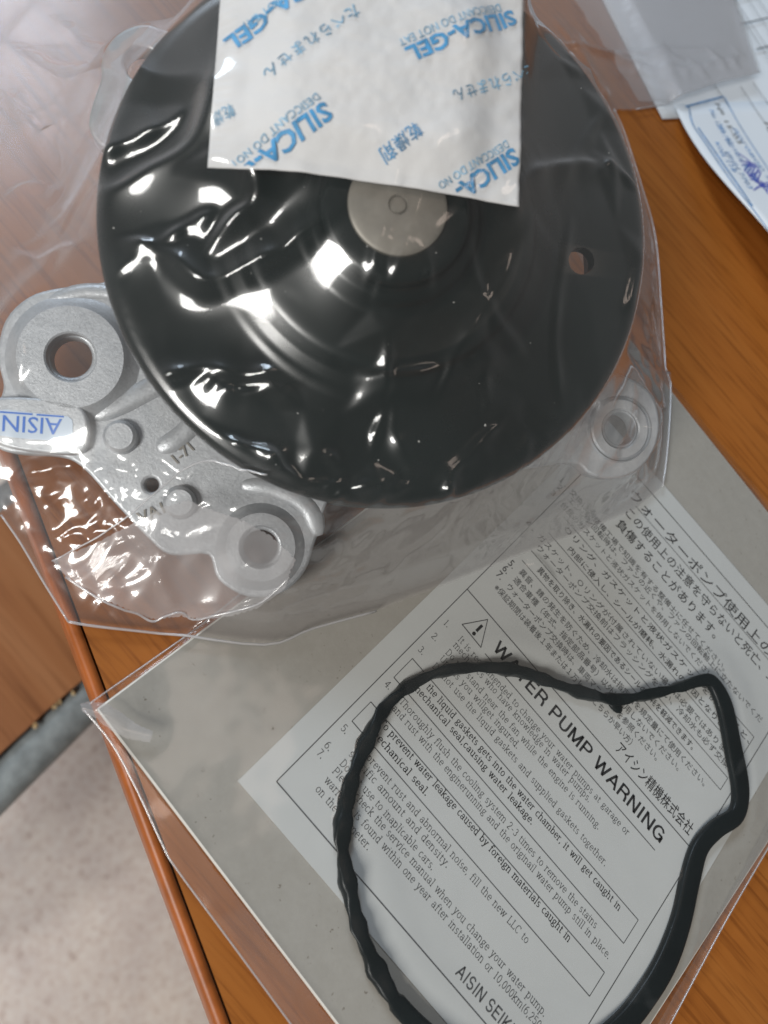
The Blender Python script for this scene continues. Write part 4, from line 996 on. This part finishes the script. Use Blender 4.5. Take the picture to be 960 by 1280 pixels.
long_crease(180, 420, 470, 600, 20, 25, 5); long_crease(640, 740, 60, 260, 75, 60, 10); long_crease(450, 650, 300, 580, 100, 50, 9); long_crease(780, 835, 250, 560, 80, 20, 8); long_crease(690, 900, 0, 120, 20, 50, 5)
# faceted crumple: flat triangles between random knots, as stiff film folds
rid = lambda x, y, s: 1 - 2 * np.abs(pnoise(x, y, s))
def blob(px, py, rad, z=0.004):
    c = at(px, py, z)[:2]; return np.exp(-((X - c[0]) ** 2 + (Y - c[1]) ** 2) / rad ** 2)
mask = np.clip(0.9 * blob(110, 660, 0.020) + 1.0 * blob(230, 730, 0.026) + 0.9 * blob(340, 730, 0.024) + 0.55 * blob(470, 680, 0.03) + 0.45 * blob(640, 640, 0.03) + 0.35 * blob(780, 560, 0.02)
               + 0.05 * blob(60, 180, 0.04) + 0.04 * blob(40, 20, 0.05) + 0.25 * blob(20, 330, 0.03) + 0.05 * blob(220, 250, 0.022, 0.05) + 0.20 * blob(570, 420, 0.02, 0.05) + 0.30 * blob(690, 180, 0.025, 0.06), 0, 1)
def facets(spacing, amp, seed):
    r_ = np.random.default_rng(seed); x0_, x1_, y0_, y1_ = xs[0] - 0.02, xs[-1] + 0.02, ys[0] - 0.02, ys[-1] + 0.02
    n_ = int((x1_ - x0_) * (y1_ - y0_) / spacing ** 2)
    pts = [(r_.uniform(x0_, x1_), r_.uniform(y0_, y1_)) for _ in range(n_)] + [(x0_, y0_), (x1_, y0_), (x1_, y1_), (x0_, y1_)]
    res = delaunay_2d_cdt([Vector(p) for p in pts], [], [], 0, 1e-7)
    zz_ = r_.uniform(0, amp, len(res[0]))
    bt = BVHTree.FromPolygons([(v_.x, v_.y, float(z_)) for v_, z_ in zip(res[0], zz_)], [tuple(f_) for f_ in res[2]])
    out = np.zeros(X.shape); dn_ = Vector((0, 0, -1))
    for j, i in it:
        if mask[j, i] > 0.03:
            hh = bt.ray_cast(Vector((X[j, i], Y[j, i], 0.1)), dn_)
            if hh[0] is not None: out[j, i] = hh[0].z
    return out
def sheet_facets():
    r_ = random.Random(5); keep = list(KN); n0 = len(keep)
    cell = {}
    for p in keep: cell.setdefault((int(p[0] / 0.004), int(p[1] / 0.004)), []).append(p)
    def near(x, y, d):
        for i in range(int((x - d) / 0.004) - 1, int((x + d) / 0.004) + 2):
            for j in range(int((y - d) / 0.004) - 1, int((y + d) / 0.004) + 2):
                for p in cell.get((i, j), ()):
                    if (p[0] - x) ** 2 + (p[1] - y) ** 2 < d * d: return True
        return False
    for _ in range(26000):
        x, y = r_.uniform(xs[0] - 0.01, xs[-1] + 0.01), r_.uniform(ys[0] - 0.01, ys[-1] + 0.01)
        i = min(max(int((x - xs[0]) / st), 0), len(xs) - 1); j = min(max(int((y - ys[0]) / st), 0), len(ys) - 1); m_ = mask[j, i]
        if near(x, y, 0.0085 - 0.0025 * m_): continue
        p = (x, y, r_.uniform(0, 1) ** 1.4 * (0.00003 + 0.0026 * m_)); keep.append(p); cell.setdefault((int(x / 0.004), int(y / 0.004)), []).append(p)
    for c in ((xs[0] - .03, ys[0] - .03), (xs[-1] + .03, ys[0] - .03), (xs[-1] + .03, ys[-1] + .03), (xs[0] - .03, ys[-1] + .03)): keep.append((*c, 0))
    res = delaunay_2d_cdt([Vector(p[:2]) for p in keep], KE, [], 0, 1e-6, True)
    hz = []
    for v_, og in zip(res[0], res[3]):
        hz.append(max(keep[o_][2] for o_ in og) if og else 0.0010)
    bt = BVHTree.FromPolygons([(v_.x, v_.y, z_) for v_, z_ in zip(res[0], hz)], [tuple(f_) for f_ in res[2]])
    out = drape.copy(); dn_ = Vector((0, 0, -1))
    for j, i in it:
        hh = bt.ray_cast(Vector((X[j, i], Y[j, i], 0.2)), dn_)
        if hh[0] is not None: out[j, i] += hh[0].z
    print('film knots', len(keep))
    return out
hb = np.maximum(sheet_facets() + lift, obs)
for _ in range(1): hb[1:-1, 1:-1] = 0.2 * (hb[1:-1, 1:-1] + hb[:-2, 1:-1] + hb[2:, 1:-1] + hb[1:-1, :-2] + hb[1:-1, 2:])
edge = np.clip(bd / 0.007, 0, 1)
flat = base_h + 0.0004
hb = np.where(ins, flat * (1 - edge) + hb * edge, flat)
hb = np.maximum(hb, obs)
sheet_from_grid('top_film', X, Y, hb, bp, M['bag'], bag, st)
st3 = 0.0016
X3, Y3 = np.meshgrid(np.arange(xs[0], xs[-1], st3), np.arange(ys[0], ys[-1], st3))
low = np.where(in_poly(X3, Y3, pp), 0.0040, 0.0009)
low = np.maximum(low, np.where(in_poly(X3, Y3, [tuple(p) for p in dcor]), 0.0058, 0))
sheet_from_grid('under_film', X3, Y3, low, bp, M['bag_low'], bag, st3)
# milky hem at the bag mouth (top right) and the folded lip over the lower left
mask = np.clip(blob(230, 720, 0.05) + blob(850, 60, 0.05) * 0.5, 0, 1)
crum2 = facets(0.009, 1.0, 9) * mask
def extra(name, px, mat, dzv, amp, sc, seed):
    q0 = [hit_drape(*p) for p in px]
    x_ = np.arange(min(p[0] for p in q0) - st, max(p[0] for p in q0) + 2 * st, st); y_ = np.arange(min(p[1] for p in q0) - st, max(p[1] for p in q0) + 2 * st, st)
    Xa, Ya = np.meshgrid(x_, y_)
    G = np.maximum(hb, drape + crum2 * amp) + amp * 0.3 * np.maximum(0, rid(X * sc, Y * sc, seed)) ** 2
    for _ in range(4): G[1:-1, 1:-1] = np.maximum(hb[1:-1, 1:-1], 0.2 * (G[1:-1, 1:-1] + G[:-2, 1:-1] + G[2:, 1:-1] + G[1:-1, :-2] + G[1:-1, 2:]))
    def zf(x_, y_):
        fi = np.clip((x_ - xs[0]) / st, 0, len(xs) - 1.001); fj = np.clip((y_ - ys[0]) / st, 0, len(ys) - 1.001); i0_ = fi.astype(int); j0_ = fj.astype(int); fi = fi - i0_; fj = fj - j0_
        return (G[j0_, i0_] * (1 - fi) + G[j0_, i0_ + 1] * fi) * (1 - fj) + (G[j0_ + 1, i0_] * (1 - fi) + G[j0_ + 1, i0_ + 1] * fi) * fj + dzv
    return sheet_from_grid(name, Xa, Ya, Xa * 0, [tuple(p) for p in q0], mat, bag, st, zf)
extra('mouth_hem', [(715, 0), (728, 18), (733, 30), (745, 44), (752, 58), (764, 74), (770, 90), (782, 104), (790, 118), (797, 129), (850, 121), (900, 105), (945, 94), (934, 60), (914, 0), (885, -80), (690, -120)], M['flap'], 0.0008, 0.0005, 30, 20)
extra('folded_lip', [(65, 702), (100, 690), (150, 668), (200, 640), (233, 631), (270, 645), (296, 655), (335, 672), (365, 705), (352, 740), (318, 764), (290, 772), (250, 776), (225, 772), (190, 776), (150, 762), (120, 748), (82, 722)], M['lip'], 0.0012, 0.0060, 45, 30)
# welded seams that catch the light along the bag's edges
def bead(px, r, dz_=0.0):
    q = smoothpoly([at(x, y, 0.0046)[:2] for x, y in px], 4, False)
    zz = [float(hb[np.clip(int(round((p[1] - ys[0]) / st)), 0, len(ys) - 1), np.clip(int(round((p[0] - xs[0]) / st)), 0, len(xs) - 1)]) for p in q]
    reparent(sweep('seam', [(p[0], p[1], max(z_, 0.002) + r + dz_) for p, z_ in zip(q, zz)], [(r * math.cos(k_ * math.pi / 4), r * math.sin(k_ * math.pi / 4)) for k_ in range(8)], M['bead']), bag)
bead([(85, 775), (120, 781), (200, 790), (330, 806), (390, 786), (470, 764)], 0.00035)
bead([(0, 640), (25, 676), (52, 722), (85, 775)], 0.00025)
bead([(828, 608), (834, 560), (838, 480), (832, 380), (824, 290), (806, 225), (785, 160), (772, 131)], 0.00025)
bead([(800, 131), (850, 122), (900, 106), (946, 95)], 0.00025)
bead([(82, 722), (120, 748), (150, 762), (172, 768), (190, 777), (205, 772), (225, 768), (240, 776), (262, 774), (290, 770), (318, 762), (345, 738)], 0.0003, 0.0022)
bead([(65, 702), (100, 690), (150, 668), (200, 640), (233, 631), (270, 645), (296, 655)], 0.0002, 0.0022)
def pbead(px, r, z_):
    q = smoothpoly([at(x, y, z_)[:2] for x, y in px], 4, False)
    reparent(sweep('seam', [(p[0], p[1], z_) for p in q], [(r * math.cos(k_ * math.pi / 4), r * math.sin(k_ * math.pi / 4)) for k_ in range(8)], M['bead']), pouch)
pbead([(104, 886), (140, 930), (170, 985), (205, 1060), (222, 1088), (290, 1180), (365, 1282), (400, 1330)], 0.00022, 0.0036)
pbead([(112, 880), (128, 868), (250, 782), (330, 718)], 0.00020, 0.0030)
pbead([(975, 1035), (908, 1150), (838, 1280), (800, 1350)], 0.00022, 0.0036)
